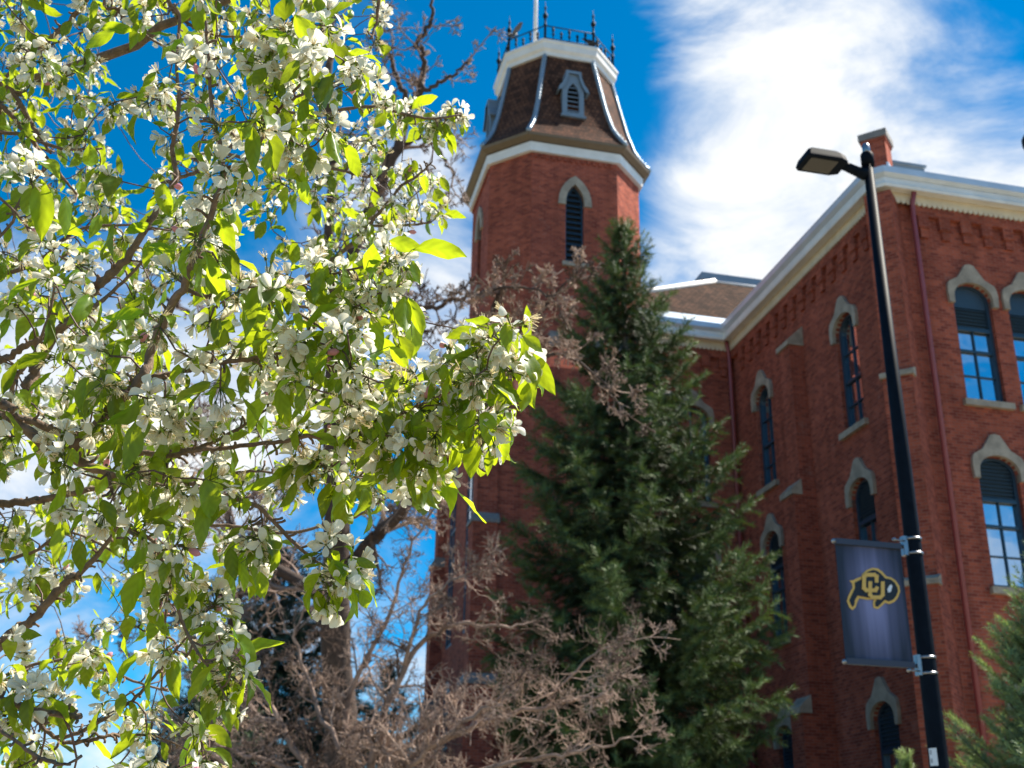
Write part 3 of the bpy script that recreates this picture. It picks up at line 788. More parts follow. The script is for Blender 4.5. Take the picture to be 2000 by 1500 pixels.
# iron cresting
cor = octo(1.96, 1.07, 28.58)
cr = MB()
for i in range(8):
    a, b_ = np.array(cor[i]), np.array(cor[(i + 1) % 8])
    cr.tube([a + (0, 0, .66), b_ + (0, 0, .66)], .022, 5); cr.tube([a + (0, 0, .12), b_ + (0, 0, .12)], .018, 5)
    n = 6 if i % 2 == 0 else 5
    for k in range(1, n):
        p_ = a + (b_ - a) * k / n
        hh = .66 if k % 2 else .5
        cr.lathe(p_, [(.018, 0), (.018, hh * .35), (.055, hh * .5), (.02, hh * .62), (.06, hh * .8), (.015, hh)], 6)
rl = tpart(cr, 'cresting_rail', 'iron')
for i in range(8):
    m = MB(); m.lathe(cor[i], [(.045, 0), (.045, .62), (.07, .66), (.04, .74), (.035, .95), (.09, 1.05), (.09, 1.13), (.035, 1.2), (.025, 1.38), (.05, 1.44), (.015, 1.52), (.006, 1.75)], 8); tpart(m, 'finial_post', 'iron')
m = MB(); m.tube([(8.08, TV - .3, 28.5), (8.08, TV - .3, 35.5)], [.085, .06], 10); tpart(m, 'flagpole', 'flagpole')

# birds on the cresting
def bird(u, v, z, yaw, spread, label):
    e = empty('bird', W(u, v, z), ROT + yaw, label, 'bird')
    m = MB()
    m.loft([[(x, r * math.cos(a), zz + r * 1.05 * math.sin(a)) for a in np.linspace(0, 2 * math.pi, 9)[:-1]] for x, zz, r in
            ((-.34, .05, .012), (-.26, .08, .035), (-.14, .13, .07), (0, .18, .095), (.1, .24, .085), (.16, .31, .055), (.2, .36, .055), (.245, .37, .042), (.275, .365, .018), (.33, .345, .004))], 0, True, True, smooth=True)
    m.tube([(0, .035, .1), (.02, .035, 0)], .01, 5); m.tube([(0, -.035, .1), (.02, -.035, 0)], .01, 5)
    m.build('body', 'bird', e)
    for s in (1, -1):
        w_ = MB()
        if spread: pl = [(.1, .07, .25), (.16, .25, .42), (.06, .45, .55), (-.08, .42, .48), (-.12, .25, .34), (-.1, .08, .2)]
        else: pl = [(.1, .085, .25), (.06, .105, .2), (-.12, .085, .13), (-.32, .03, .06), (-.2, .06, .13), (0, .09, .24)]
        w_.add([(x, s * y, zz) for x, y, zz in pl] + [(x, s * (y + .012), zz + .01) for x, y, zz in pl],
               [tuple(range(6)), tuple(range(11, 5, -1))] + [(i, (i + 1) % 6, 6 + (i + 1) % 6, 6 + i) for i in range(6)]); w_.build('wing', 'bird', e)


bird(cor[7][0] + .1, cor[7][1] - .05, 29.24, R_(35), True, 'dark bird raising its wings on the left iron cresting of the tower')
bird(cor[1][0] - .12, cor[1][1] - .02, 28.62, R_(160), False, 'dark hunched bird sitting at the foot of the right cresting post')

# ------------------------------------------------------------------ street lamp and banner
LX, LY = 2.715, 7.525
lamp = empty('street_lamp', (LX, LY, 0), ROT, 'black street lamp post with a flat single lamp head and a banner hung on it', 'street lamp')
m = MB(); m.lathe((0, 0, 0), [(.075, .5), (.06, 2.2), (.052, 4.2), (.036, 6.72)], 20); m.build('pole', 'pole', lamp)
m = MB(); m.lathe((0, 0, 0), [(.2, .001), (.2, .03), (.15, .05), (.13, .3), (.09, .42), (.085, .52)], 16); m.build('base', 'pole', lamp)
m = MB(); m.lathe((0, 0, 0), [(.05, 6.66), (.05, 6.76), (.043, 6.775)], 20); m.build('collar', 'pole', lamp)
m = MB(); m.lathe((0, 0, 0), [(.022, 6.775), (.03, 6.79), (.03, 6.84), (.022, 6.862), (.006, 6.872)], 14); m.build('photocell', 'steel', lamp)
m = MB(); m.tube([(-.03, 0, 6.58), (-.10, 0, 6.595), (-.19, 0, 6.625), (-.25, 0, 6.64)], [.05, .04, .036, .036], 10); m.build('arm', 'pole', lamp)
m = MB(); HZ = 6.60
# tapering flat housing with a domed back
def hd(x0, x1, w0, w1, z0, z1, c0=.02):
    return [(x0, -w0, z0), (x1, -w1, z0), (x1, w1, z0), (x0, w0, z0)]


rings = []
for k, (ins, zz) in enumerate(((0.0, 0.0), (-.004, .012), (0, .028), (.012, .065), (.04, .10), (.085, .125))):
    x0, x1, w_ = -.22 - ins * .5, -.56 + ins, .112 - ins
    rings.append([(x0, -w_ * .72, HZ + zz), (x0 - .06, -w_, HZ + zz), (x1 + .02, -w_, HZ + zz), (x1, -w_ + .02, HZ + zz), (x1, w_ - .02, HZ + zz), (x1 + .02, w_, HZ + zz), (x0 - .06, w_, HZ + zz), (x0, w_ * .72, HZ + zz)])
m.loft(rings, 0, True, True)
hd_ = m.build('lamp_head', 'pole', lamp)
m = MB(); m.box(-.52, -.30, -.082, .082, HZ - .006, HZ - .001)
for i in range(11):
    for j in range(8): m.box(-.512 + i * .0195, -.500 + i * .0195, -.074 + j * .0195, -.062 + j * .0195, HZ - .009, HZ - .0055)
m.build('lens_panel', 'lens', hd_)
# small inventory sticker, wrapped on the pole
sa = math.atan2(-LY, -LX) - ROT
m = MB(); pts = []
for k in range(5):
    a = sa - .95 + k * .22; pts.append((a))
r_ = .0625
for a0, a1 in zip(pts, pts[1:]):
    m.quad((r_ * math.cos(a0), r_ * math.sin(a0), 2.245), (r_ * math.cos(a1), r_ * math.sin(a1), 2.245), (r_ * math.cos(a1), r_ * math.sin(a1), 2.35), (r_ * math.cos(a0), r_ * math.sin(a0), 2.35))
st = m.build('sticker', 'sticker', lamp); m = MB(); r2 = .0632
for zz in (2.262, 2.312):
    a0, a1 = sa - .80, sa - .62
    for b0, b1, y0, y1 in ((0, .05, 0, .026), (.13, .18, 0, .026), (0, .18, 0, .005), (0, .18, .0105, .0155), (0, .18, .021, .026)):
        m.quad((r2 * math.cos(a0 + b0), r2 * math.sin(a0 + b0), zz + y0), (r2 * math.cos(a0 + b1), r2 * math.sin(a0 + b1), zz + y0), (r2 * math.cos(a0 + b1), r2 * math.sin(a0 + b1), zz + y1), (r2 * math.cos(a0 + b0), r2 * math.sin(a0 + b0), zz + y1))
m.build('printed_marks', 'mark', st)

ban = empty('banner', W(*(np.array([LX * UX + LY * UY, -LX * UY + LY * UX])), 2.7), ROT, 'dark blue lamp post banner with a black and gold bison emblem lettered CU', 'banner')
BX0, BX1, BZ0, BZ1 = -.575, -.098, 2.845 - 2.7, 3.655 - 2.7


def bc(s, t_, d=0.0):
    """cloth point: s from left to right, t from bottom to top"""
    return (BX0 + (BX1 - BX0) * s, .0012 * math.sin(s * 9 + 1) * (1 - abs(2 * t_ - 1) ** 2) - d, BZ0 + (BZ1 - BZ0) * t_)


m = MB(); nx, nz_ = 14, 20
for d in (0, -.003):
    m.add([bc(i / nx, j / nz_, d) for j in range(nz_ + 1) for i in range(nx + 1)], [(j * (nx + 1) + i, j * (nx + 1) + i + 1, (j + 1) * (nx + 1) + i + 1, (j + 1) * (nx + 1) + i) for j in range(nz_) for i in range(nx)],
          uvs=[(i / nx, j / nz_) for j in range(nz_ + 1) for i in range(nx + 1)], smooth=True)
cl = m.build('cloth', 'banner', ban)
for zz in (BZ0 - .004, BZ1 - .034):
    m = MB(); m.box(BX0 + .002, BX1 - .002, -.020, .014, zz, zz + .038); m.build('hem', 'hem', ban)


def zs(x, y):
    """zoomed photo coordinates of the emblem -> cloth (s,t)"""
    t0 = (y - 110) / 1220.0
    for _ in range(3):
        xl = 120 + (255 - 120) * t0; xr = 760 + (885 - 760) * t0; s = (x - xl) / (xr - xl); yt = 110 + (160 - 110) * s; yb = 1310 + (1350 - 1310) * s; t0 = (y - yt) / (yb - yt)
    return s, 1 - t0


def emblem(poly, name, mat, d):
    pts = [zs(*p) for p in poly]; tr = tessellate_polygon([[Vector((a, b, 0)) for a, b in pts]])
    mb = MB(); mb.add([bc(a, b, d) for a, b in pts], [tuple(t) for t in tr]); return mb


GOLD = [(268, 522), (300, 520), (330, 503), (383, 480), (388, 455), (430, 418), (490, 394), (540, 400), (582, 430), (625, 478), (670, 488), (712, 518), (746, 568), (756, 622), (737, 682), (702, 726), (650, 748), (612, 736), (582, 764), (542, 798), (500, 786), (492, 742), (502, 706), (440, 708), (362, 694), (342, 742), (332, 782), (302, 808), (272, 782), (248, 722), (258, 680), (283, 620), (300, 592), (292, 548)]
BLK = [(318, 545), (380, 508), (398, 472), (440, 437), (490, 416), (532, 426), (570, 455), (612, 500), (662, 508), (700, 538), (726, 585), (734, 622), (716, 672), (684, 708), (642, 724), (606, 708), (572, 742), (540, 776), (514, 768), (514, 738), (536, 690), (440, 688), (345, 668), (322, 712), (318, 756), (302, 780), (284, 752), (270, 716), (298, 648), (322, 596)]
em = emblem(GOLD, 'e', 'gold', .005).build('emblem', 'gold', ban)
emblem(BLK, 'e', 'logoblack', .008).build('bison_shape', 'logoblack', em)
HORN = [(668, 556), (676, 578), (662, 632), (636, 638), (628, 604), (648, 570)]
emblem(HORN, 'e', 'logowhite', .011).build('horn', 'logowhite', em)


def stroke(pts, w):
    mb = MB()
    P_ = [np.array(p, float) for p in pts]
    for k, (a, b) in enumerate(zip(P_, P_[1:])):
        d_ = (b - a) / np.linalg.norm(b - a); nn = np.array([-d_[1], d_[0]]) * w / 2
        a2, b2 = a - d_ * w * .42, b + d_ * w * .42
        qd = [zs(*p) for p in (a2 + nn, b2 + nn, b2 - nn, a2 - nn)]
        mb.add([bc(x, y, .0110 + .0004 * k) for x, y in qd], [(0, 1, 2, 3)])
    return mb


stroke([(524, 526), (524, 482), (500, 466), (424, 466), (402, 488), (402, 596), (424, 618), (512, 618), (524, 596)], 37).build('letter_c', 'gold', em)
stroke([(462, 545), (462, 660), (484, 686), (558, 686), (582, 662), (582, 545)], 36).build('letter_u', 'gold', em)
for zz in (BZ0 + .012, BZ1 - .012):
    m = MB(); m.tube([(BX0 - .008, 0, zz), (-.05, 0, zz)], .0125, 10); m.lathe((BX0 - .01, 0, zz), [(.008, -.014), (.017, 0), (.008, .014)], 10); m.build('rod', 'steel', ban)
for zz in (BZ0 + .012, BZ1 - .012):
    up_ = 1 if zz > .5 else -1
    m = MB(); rr = .058
    for dz in (.055, -.045):
        ring = [(math.cos(a) * rr, math.sin(a) * rr) for a in np.linspace(0, 2 * math.pi, 20, endpoint=False)]
        m.loft([[(x, y, zz + dz - .008) for x, y in ring], [(x * 1.04, y * 1.04, zz + dz - .008) for x, y in ring], [(x * 1.04, y * 1.04, zz + dz + .008) for x, y in ring], [(x, y, zz + dz + .008) for x, y in ring]], smooth=True)
    m.box(-.082, -.05, -.022, .022, zz - .06, zz + .07); m.tube([(-.07, -.02, zz + up_ * .035), (-.15, -.03, zz + up_ * .035)], .006, 8)
    m.lathe((-.155, -.03, zz + up_ * .035), [(.004, -.014), (.014, -.007), (.016, 0), (.014, .007), (.004, .014)], 10); m.build('bracket', 'steel', ban)
#TREES
# ------------------------------------------------------------------ conifers
def unit(v): v = np.asarray(v, float); return v / (np.linalg.norm(v) + 1e-12)


def spruce(name, base, H, R, whorls, per, blade, mat, label, seed, group=None, low=.04, step=.09, dens=1.0, rise0=.15, power=.85, hang=.5, cat='tree', width=.3, jit=(.78, 1.12), cap=99):
    rs = np.random.default_rng(seed)
    e = empty(name, base, 0, label, cat, group)
    t = MB(); t.tube([(0, 0, 0), (0, 0, H * .5), (0, 0, H)], [R * .075, R * .045, .01], 8); t.build('trunk', 'spruce_bark', e)
    bm = MB(); V, F_, T_ = [], [], []
    nb = 0

    def spray(p, d, ln, tint):
        """a needle-clad twig: blades all round a short axis"""
        d = unit(d); a = unit(np.cross(d, (.3, .2, .9))); b = np.cross(d, a)
        n = max(2, int(ln / (blade * .55))); nn = n * 9
        kk = np.repeat(np.arange(n), 9) / n
        q = p + d * (ln * kk)[:, None]; q[:, 2] -= hang * .12 * ln * kk ** 2
        th = rs.uniform(0, 6.283, nn)[:, None]; r_ = a * np.cos(th) + b * np.sin(th)
        tip = q + (d * .75 + r_ * .75) * (blade * rs.uniform(.8, 1.3, nn))[:, None]
        w = np.cross(d, r_) * blade * .068
        V.append(np.stack([q - w, q + w, tip + w * .2, tip - w * .2], 1).reshape(-1, 3)); T_.append(np.full(nn * 4, tint))
    for wv in range(whorls):
        f = low + (1 - low) * (1 - (1 - (wv + rs.uniform(-.3, .3)) / whorls) ** 1.25)
        f = min(max(float(np.real(f)), low), .985) if f == f else .985
        z = H * f
        n = max(3, int(per * (1.15 - .5 * f)))
        for k in range(n):
            az = 6.283 * (k + rs.uniform(-.35, .35)) / n + wv * 2.4
            Lb = max(.06 * blade / .1, min(R * (1 - f) ** power, cap) - 2.0 * blade) * rs.uniform(*jit)
            el = rise0 + .75 * f ** 3 - .25 * (1 - f) + rs.uniform(-.08, .08)
            o = np.array([math.cos(az), math.sin(az), 0])
            s_ = np.array([-o[1], o[0], 0])
            pts = []
            for i in range(7):
                u_ = i / 6
                pts.append(o * Lb * u_ * math.cos(el) + np.array([0, 0, z + Lb * u_ * math.sin(el) - Lb * .22 * math.sin(math.pi * u_) * (1 - f) + .10 * Lb * u_ ** 3]))
            pts = np.array(pts)
            bm.tube(pts, np.linspace(.012 * Lb + .006, .004, 7), 4)
            m = max(3, int(Lb / step * dens))
            bt = rs.uniform(.15, .6)
            for i in range(m):
                u_ = .12 + .88 * (i + rs.uniform(0, 1)) / m
                x_ = u_ * 6; j = min(5, int(x_)); p = pts[j] + (pts[j + 1] - pts[j]) * (x_ - j)
                dirb = unit(pts[j + 1] - pts[j])
                side = 1 if i % 2 else -1
                ln = Lb * width * (1.15 - .75 * u_) * rs.uniform(.6, 1.25) + blade * min(1.6, .5 + Lb / blade * .12)
                d = unit(dirb * rs.uniform(.6, 1.0) + s_ * side * rs.uniform(.5, 1.1) + np.array([0, 0, rs.uniform(-.55, .25) * hang * 1.6]))
                spray(p, d, ln, float(np.clip(bt * .4 + .62 * u_ ** 3 + rs.uniform(-.1, .1), 0, 1)))  # tint rises along the bough: lit tips, shaded inside, as needle colour
                if rs.uniform() < .5:
                    spray(p, unit(dirb + np.array([0, 0, rs.uniform(-.9, .5)])), ln * .6, float(np.clip(bt * .6 + .45 * u_ ** 2, 0, 1)))
            spray(pts[-1], unit(pts[-1] - pts[-2]), blade * 3, float(np.clip(bt + .4, 0, 1)))
    spray(np.array([0, 0, H - blade * 3]), (0, 0, 1), blade * 5, .7)
    bb = bm.build('branches', 'spruce_bark', e, boxuv=False); bb['kind'] = 'stuff'
    V = np.concatenate(V); F_ = np.arange(len(V)).reshape(-1, 4).tolist()
    fm = MB(); fm.v = V; fm.f = F_; fm.mi = [0] * len(F_); fm.smooth = [False] * len(F_); fm.tint = np.concatenate(T_)
    ff = fm.build('foliage', mat, e, boxuv=False); ff['kind'] = 'stuff'
    return e


def ground_under(px, py, depth): p = spot(px, py, depth); return (p[0], p[1], 0)


tp = CAM + ray(1216, 436) / np.hypot(*ray(1216, 436)[:2]) * 23.0
spruce('spruce_tree', (tp[0], tp[1], 0), tp[2], 4.3, 36, 11, .115, 'needle', 'tall dark green spruce standing before the tower and the building corner', 11, step=.075, dens=1.0, power=.64, hang=1.15, width=.22, jit=(.66, 1.06), cap=3.2)
tp = CAM + ray(2075, 1060) / np.hypot(*ray(2075, 1060)[:2]) * 9.2
spruce('spruce_tree', (tp[0], tp[1], 0), tp[2], 1.6, 38, 13, .042, 'needle_young', 'young pale green spruce beside the lamp post at the right edge', 12, step=.038, dens=1.0, power=.62, rise0=.45, hang=.2, width=.26, jit=(.7, 1.15))
tp = CAM + ray(1768, 1480) / np.hypot(*ray(1768, 1480)[:2]) * 10.5
spruce('spruce_tree', (tp[0], tp[1], 0), tp[2], .75, 20, 8, .042, 'needle_young', 'low small spruce whose tip just shows at the foot of the lamp post', 13, step=.045, power=.7, rise0=.45, hang=.2)
for (px, py, dd, rr_, wh, lab, sd_) in ((560, 1085, 34.0, 4.4, 30, 'far dark conifer seen through the bare branches left of the tower', 14),
                                   (400, 1330, 30.0, 3.2, 22, 'lower far conifer behind the bare twigs at the bottom left', 15),
                                   (760, 1300, 44.0, 3.6, 20, 'far conifer behind the thick bare trunk, close to the tower foot', 16)):
    tp = CAM + ray(px, py) / np.hypot(*ray(px, py)[:2]) * dd
    spruce('spruce_tree', (tp[0], tp[1], 0), tp[2], rr_, wh, 8, .17, 'needle_far', lab, sd_, step=.15, power=.6, hang=.8, group='far conifers behind the bare trees')

# ------------------------------------------------------------------ bare trees
def curve_pts(pts, n=5):
    """Catmull-Rom through points"""
    P = [np.asarray(p, float) for p in pts]; P = [2 * P[0] - P[1]] + P + [2 * P[-1] - P[-2]]; out_ = []
    for i in range(1, len(P) - 2):
        for k in range(n):
            t = k / n; a, b, c, d = P[i - 1:i + 3]
            out_.append(.5 * ((2 * b) + (-a + c) * t + (2 * a - 5 * b + 4 * c - d) * t * t + (-a + 3 * b - 3 * c + d) * t ** 3))
    out_.append(P[-2]); return np.array(out_)


def grow(mb, p, d, ln, r, lev, rs, up=.12, wig=.35, rmin=.006, kids=(3, 6), ratio=.55, spread=(.5, 1.15), seg=.16, tint=None):
    if tint is None: tint = float(np.clip(rs.normal(.42, .32), 0, 1))
    n = max(3, int(ln / seg / (1 + .0 * lev)))
    pts = [np.array(p, float)]; d = unit(d); st = ln / n; ds = [d]
    for i in range(n):
        d = unit(d + rs.normal(0, wig * .5, 3) + np.array([0, 0, up])); ds.append(d); pts.append(pts[-1] + d * st)
    rad = np.linspace(r, max(rmin, r * .42), n + 1)
    mb.tube(pts, rad, 5 if r > .03 else (4 if r > .012 else 3), caps=False, tint=float(np.clip(tint + rs.normal(0, .12), 0, 1)))
    if lev <= 0: return
    for k in range(rs.integers(kids[0], kids[1] + 1)):
        u_ = rs.uniform(.22, 1.0); i = min(n - 1, int(u_ * n))
        a = unit(np.cross(ds[i], rs.normal(0, 1, 3))); th = rs.uniform(*spread)
        nd = unit(ds[i] * math.cos(th) + a * math.sin(th))
        grow(mb, pts[i], nd, ln * ratio * rs.uniform(.6, 1.3) * (1.15 - .4 * u_), max(rmin, rad[i] * rs.uniform(.5, .72)), lev - 1, rs, up, wig, rmin, kids, ratio, spread, seg, tint)


def bare_tree(name, trunk, limbs, label, mat, seed, rmin, lev, klen, kids, up, wig=.4, sub_every=.5, group=None, ratio=.55, twigmat=None, dense=(), tmats={}):
    rs = np.random.default_rng(seed)
    b = trunk[0][0]; off = np.array([b[0], b[1], 0])
    e = empty(name, tuple(off), 0, label, 'tree', group)
    t = MB(); pts = curve_pts([p for p, r in trunk]); rad = np.interp(np.linspace(0, 1, len(pts)), np.linspace(0, 1, len(trunk)), [r for p, r in trunk])
    rad = rad * (1 + .06 * np.sin(np.arange(len(rad)) * 1.9)); t.tube(pts, rad, 12); t.build('trunk', mat, e, off, boxuv=False)
    tw = MB(); tw2 = MB(); tw1 = tw
    for li_, lim in enumerate(limbs):
        sev, kl_, lv_, kd_ = (sub_every, klen, lev, kids) if li_ not in dense else dense[li_]
        tw = tw2 if li_ in tmats else tw1
        lb = MB(); P = curve_pts([p for p, r in lim], 6); rr = np.interp(np.linspace(0, 1, len(P)), np.linspace(0, 1, len(lim)), [r for p, r in lim])
        P[1:-1] += rs.normal(0, .02, (len(P) - 2, 3)); lb.tube(P, rr, 7); lb.build('limb', mat, e, off, boxuv=False)
        acc = 0; s0 = np.linalg.norm(np.diff(P, axis=0), axis=1)
        tot = s0.sum(); done = 0
        for i in range(1, len(P)):
            acc += s0[i - 1]; done += s0[i - 1]
            while acc > sev and done > tot * .12:
                acc -= sev * rs.uniform(.6, 1.3)
                d = unit(P[i] - P[i - 1]); a = unit(np.cross(d, rs.normal(0, 1, 3))); th = rs.uniform(.5, 1.2)
                grow(tw, P[i], d * math.cos(th) + a * math.sin(th), kl_ * rs.uniform(.55, 1.25) * (1.1 - .45 * done / tot), max(rmin * 1.6, rr[i] * .42), lv_, rs, up, wig, rmin, kd_, ratio)
        grow(tw, P[-1], unit(P[-1] - P[-2]), kl_ * .7, rr[-1], lv_, rs, up, wig, rmin, kd_, ratio)
    tb = tw1.build('twigs', twigmat or mat, e, off, boxuv=False); tb['kind'] = 'stuff'
    if tmats: tb = tw2.build('twigs', 'lit_shade_bark', e, off, boxuv=False); tb['kind'] = 'stuff'
    return e


def S(px, py, d, r): return (spot(px, py, d), r)


def limb(d, *a): return [S(x, y, d + (k[0] if k else 0), r * (.6 if d == 15.0 else 1)) for x, y, r, *k in a]


g0 = spot(668, 1500, 18.5)
D1 = 18.5
DN = {k: (.30, 1.3, 3, (3, 6)) for k in (11, 12, 14)}; DN.update({k: (.24, .8, 3, (3, 6)) for k in (7, 8, 9, 10)})
bare_tree('bare_tree', [((g0[0] + .1, g0[1] + .2, 0), .36), S(668, 1500, D1, .29), S(655, 1250, D1, .24), S(658, 1000, D1, .20), S(650, 800, D1, .165), S(660, 620, D1, .13)],
          [limb(D1, (660, 640, .12), (700, 470, .11), (738, 372, .105), (775, 285, .095), (800, 215, .07), (815, 185, .055)),
           limb(D1, (800, 215, .06), (822, 170, .05), (828, 105, .045), (815, 85, .04), (835, 55, .035), (845, 25, .03), (842, -20, .02)),
           limb(D1, (812, 190, .045), (850, 165, .035), (885, 145, .025), (915, 120, .014)),
           limb(D1, (795, 225, .05), (785, 175, .045), (765, 120, .035), (740, 75, .025, -.5)),
           limb(D1, (655, 700, .10), (640, 480, .085), (652, 330, .075), (640, 180, .065), (650, 60, .055), (645, -60, .04)),
           limb(D1, (646, 90, .04), (612, 20, .03), (570, 5, .02)),
           limb(D1, (775, 285, .05), (820, 268, .04), (850, 285, .03), (880, 330, .022), (885, 345, .015)),
           limb(D1, (690, 500, .06), (760, 560, .045, -.8), (830, 600, .035, -1.4), (900, 585, .03, -2), (990, 560, .022, -2.4), (1085, 575, .014, -2.6)),
           limb(D1, (675, 1110, .13), (730, 1050, .11), (790, 990, .09, -.6), (850, 880, .07, -1), (900, 760, .055, -1.6), (950, 640, .04, -2), (985, 560, .025, -2.2)),
           limb(D1, (850, 880, .05, -1), (960, 740, .035, -1.6), (1080, 690, .026, -2), (1170, 740, .018, -2), (1215, 800, .012, -2)),
           limb(D1, (900, 760, .05, -1.6), (1000, 660, .03, -2), (1060, 600, .022, -2.2), (1120, 540, .012, -2.2)),
           limb(D1, (660, 1190, .12), (570, 1130, .10), (480, 1090, .08), (420, 1180, .06), (330, 1200, .04), (240, 1230, .02)),
           limb(D1, (520, 1110, .07), (455, 1040, .055), (440, 960, .04), (400, 850, .03)),
           limb(D1, (650, 820, .08), (520, 720, .06), (400, 640, .04), (300, 560, .03)),
           limb(D1, (480, 1130, .06), (450, 1230, .05), (470, 1320, .04), (420, 1400, .03))],
          'tall bare brown tree with a thick trunk standing left of the tower', 'old_bark', 21, .0075, 3, 1.0, (3, 4), .05, .55, .5, twigmat='brown_twig', dense=DN, tmats={k: 'lit_shade_bark' for k in (7, 8, 9, 10)})
D2 = 15.0
g2 = spot(700, 1800, D2)
tr2 = spot(705, 1640, D2)
bare_tree('bare_tree', [((g2[0], g2[1], 0), .2), ((g2[0], g2[1], .8), .17), (tr2, .15)],
          [limb(D2, (705, 1640, .12), (790, 1500, .09), (880, 1440, .07, -.4), (990, 1400, .05, -.8), (1100, 1375, .035, -1), (1190, 1345, .02, -1)),
           limb(D2, (1060, 1385, .035, -.9), (1130, 1300, .026, -1), (1195, 1260, .02, -1), (1240, 1250, .014, -1)),
           limb(D2, (705, 1640, .11), (740, 1450, .085), (790, 1300, .065, .2), (870, 1225, .05, .2), (960, 1225, .035, 0), (1035, 1215, .02, 0)),
           limb(D2, (790, 1300, .05), (830, 1180, .035), (890, 1130, .025), (950, 1100, .015)),
           limb(D2, (700, 1640, .11), (670, 1480, .08, .4), (690, 1350, .06, .6), (760, 1200, .045, .6), (800, 1080, .03, .6), (870, 960, .018, .6)),
           limb(D2, (690, 1640, .11), (600, 1500, .08), (540, 1400, .06, .4), (480, 1320, .045, .6), (400, 1290, .03, .6)),
           limb(D2, (620, 1520, .07), (500, 1480, .05, -.4), (420, 1450, .035, -.6), (340, 1430, .02, -.6)),
           limb(D2, (740, 1600, .08), (860, 1530, .06, -.6), (1000, 1490, .045, -1), (1120, 1470, .03, -1.2), (1230, 1440, .018, -1.2)),
           limb(D2, (700, 1640, .08), (560, 1560, .06, -.5), (450, 1500, .045, -.9), (380, 1440, .03, -1)),
           limb(D2, (720, 1620, .08), (820, 1480, .06, -.7), (920, 1400, .045, -1.0), (1010, 1330, .03, -1.2)),
           limb(D2, (670, 1480, .06), (600, 1330, .045, .5), (580, 1230, .03, .6), (620, 1120, .018, .6))],
          'low bare tree with pale sunlit stubby twigs in front of the tower base', 'lit_shade_bark', 22, .0037, 3, .80, (3, 5), .06, .75, .19, ratio=.62)

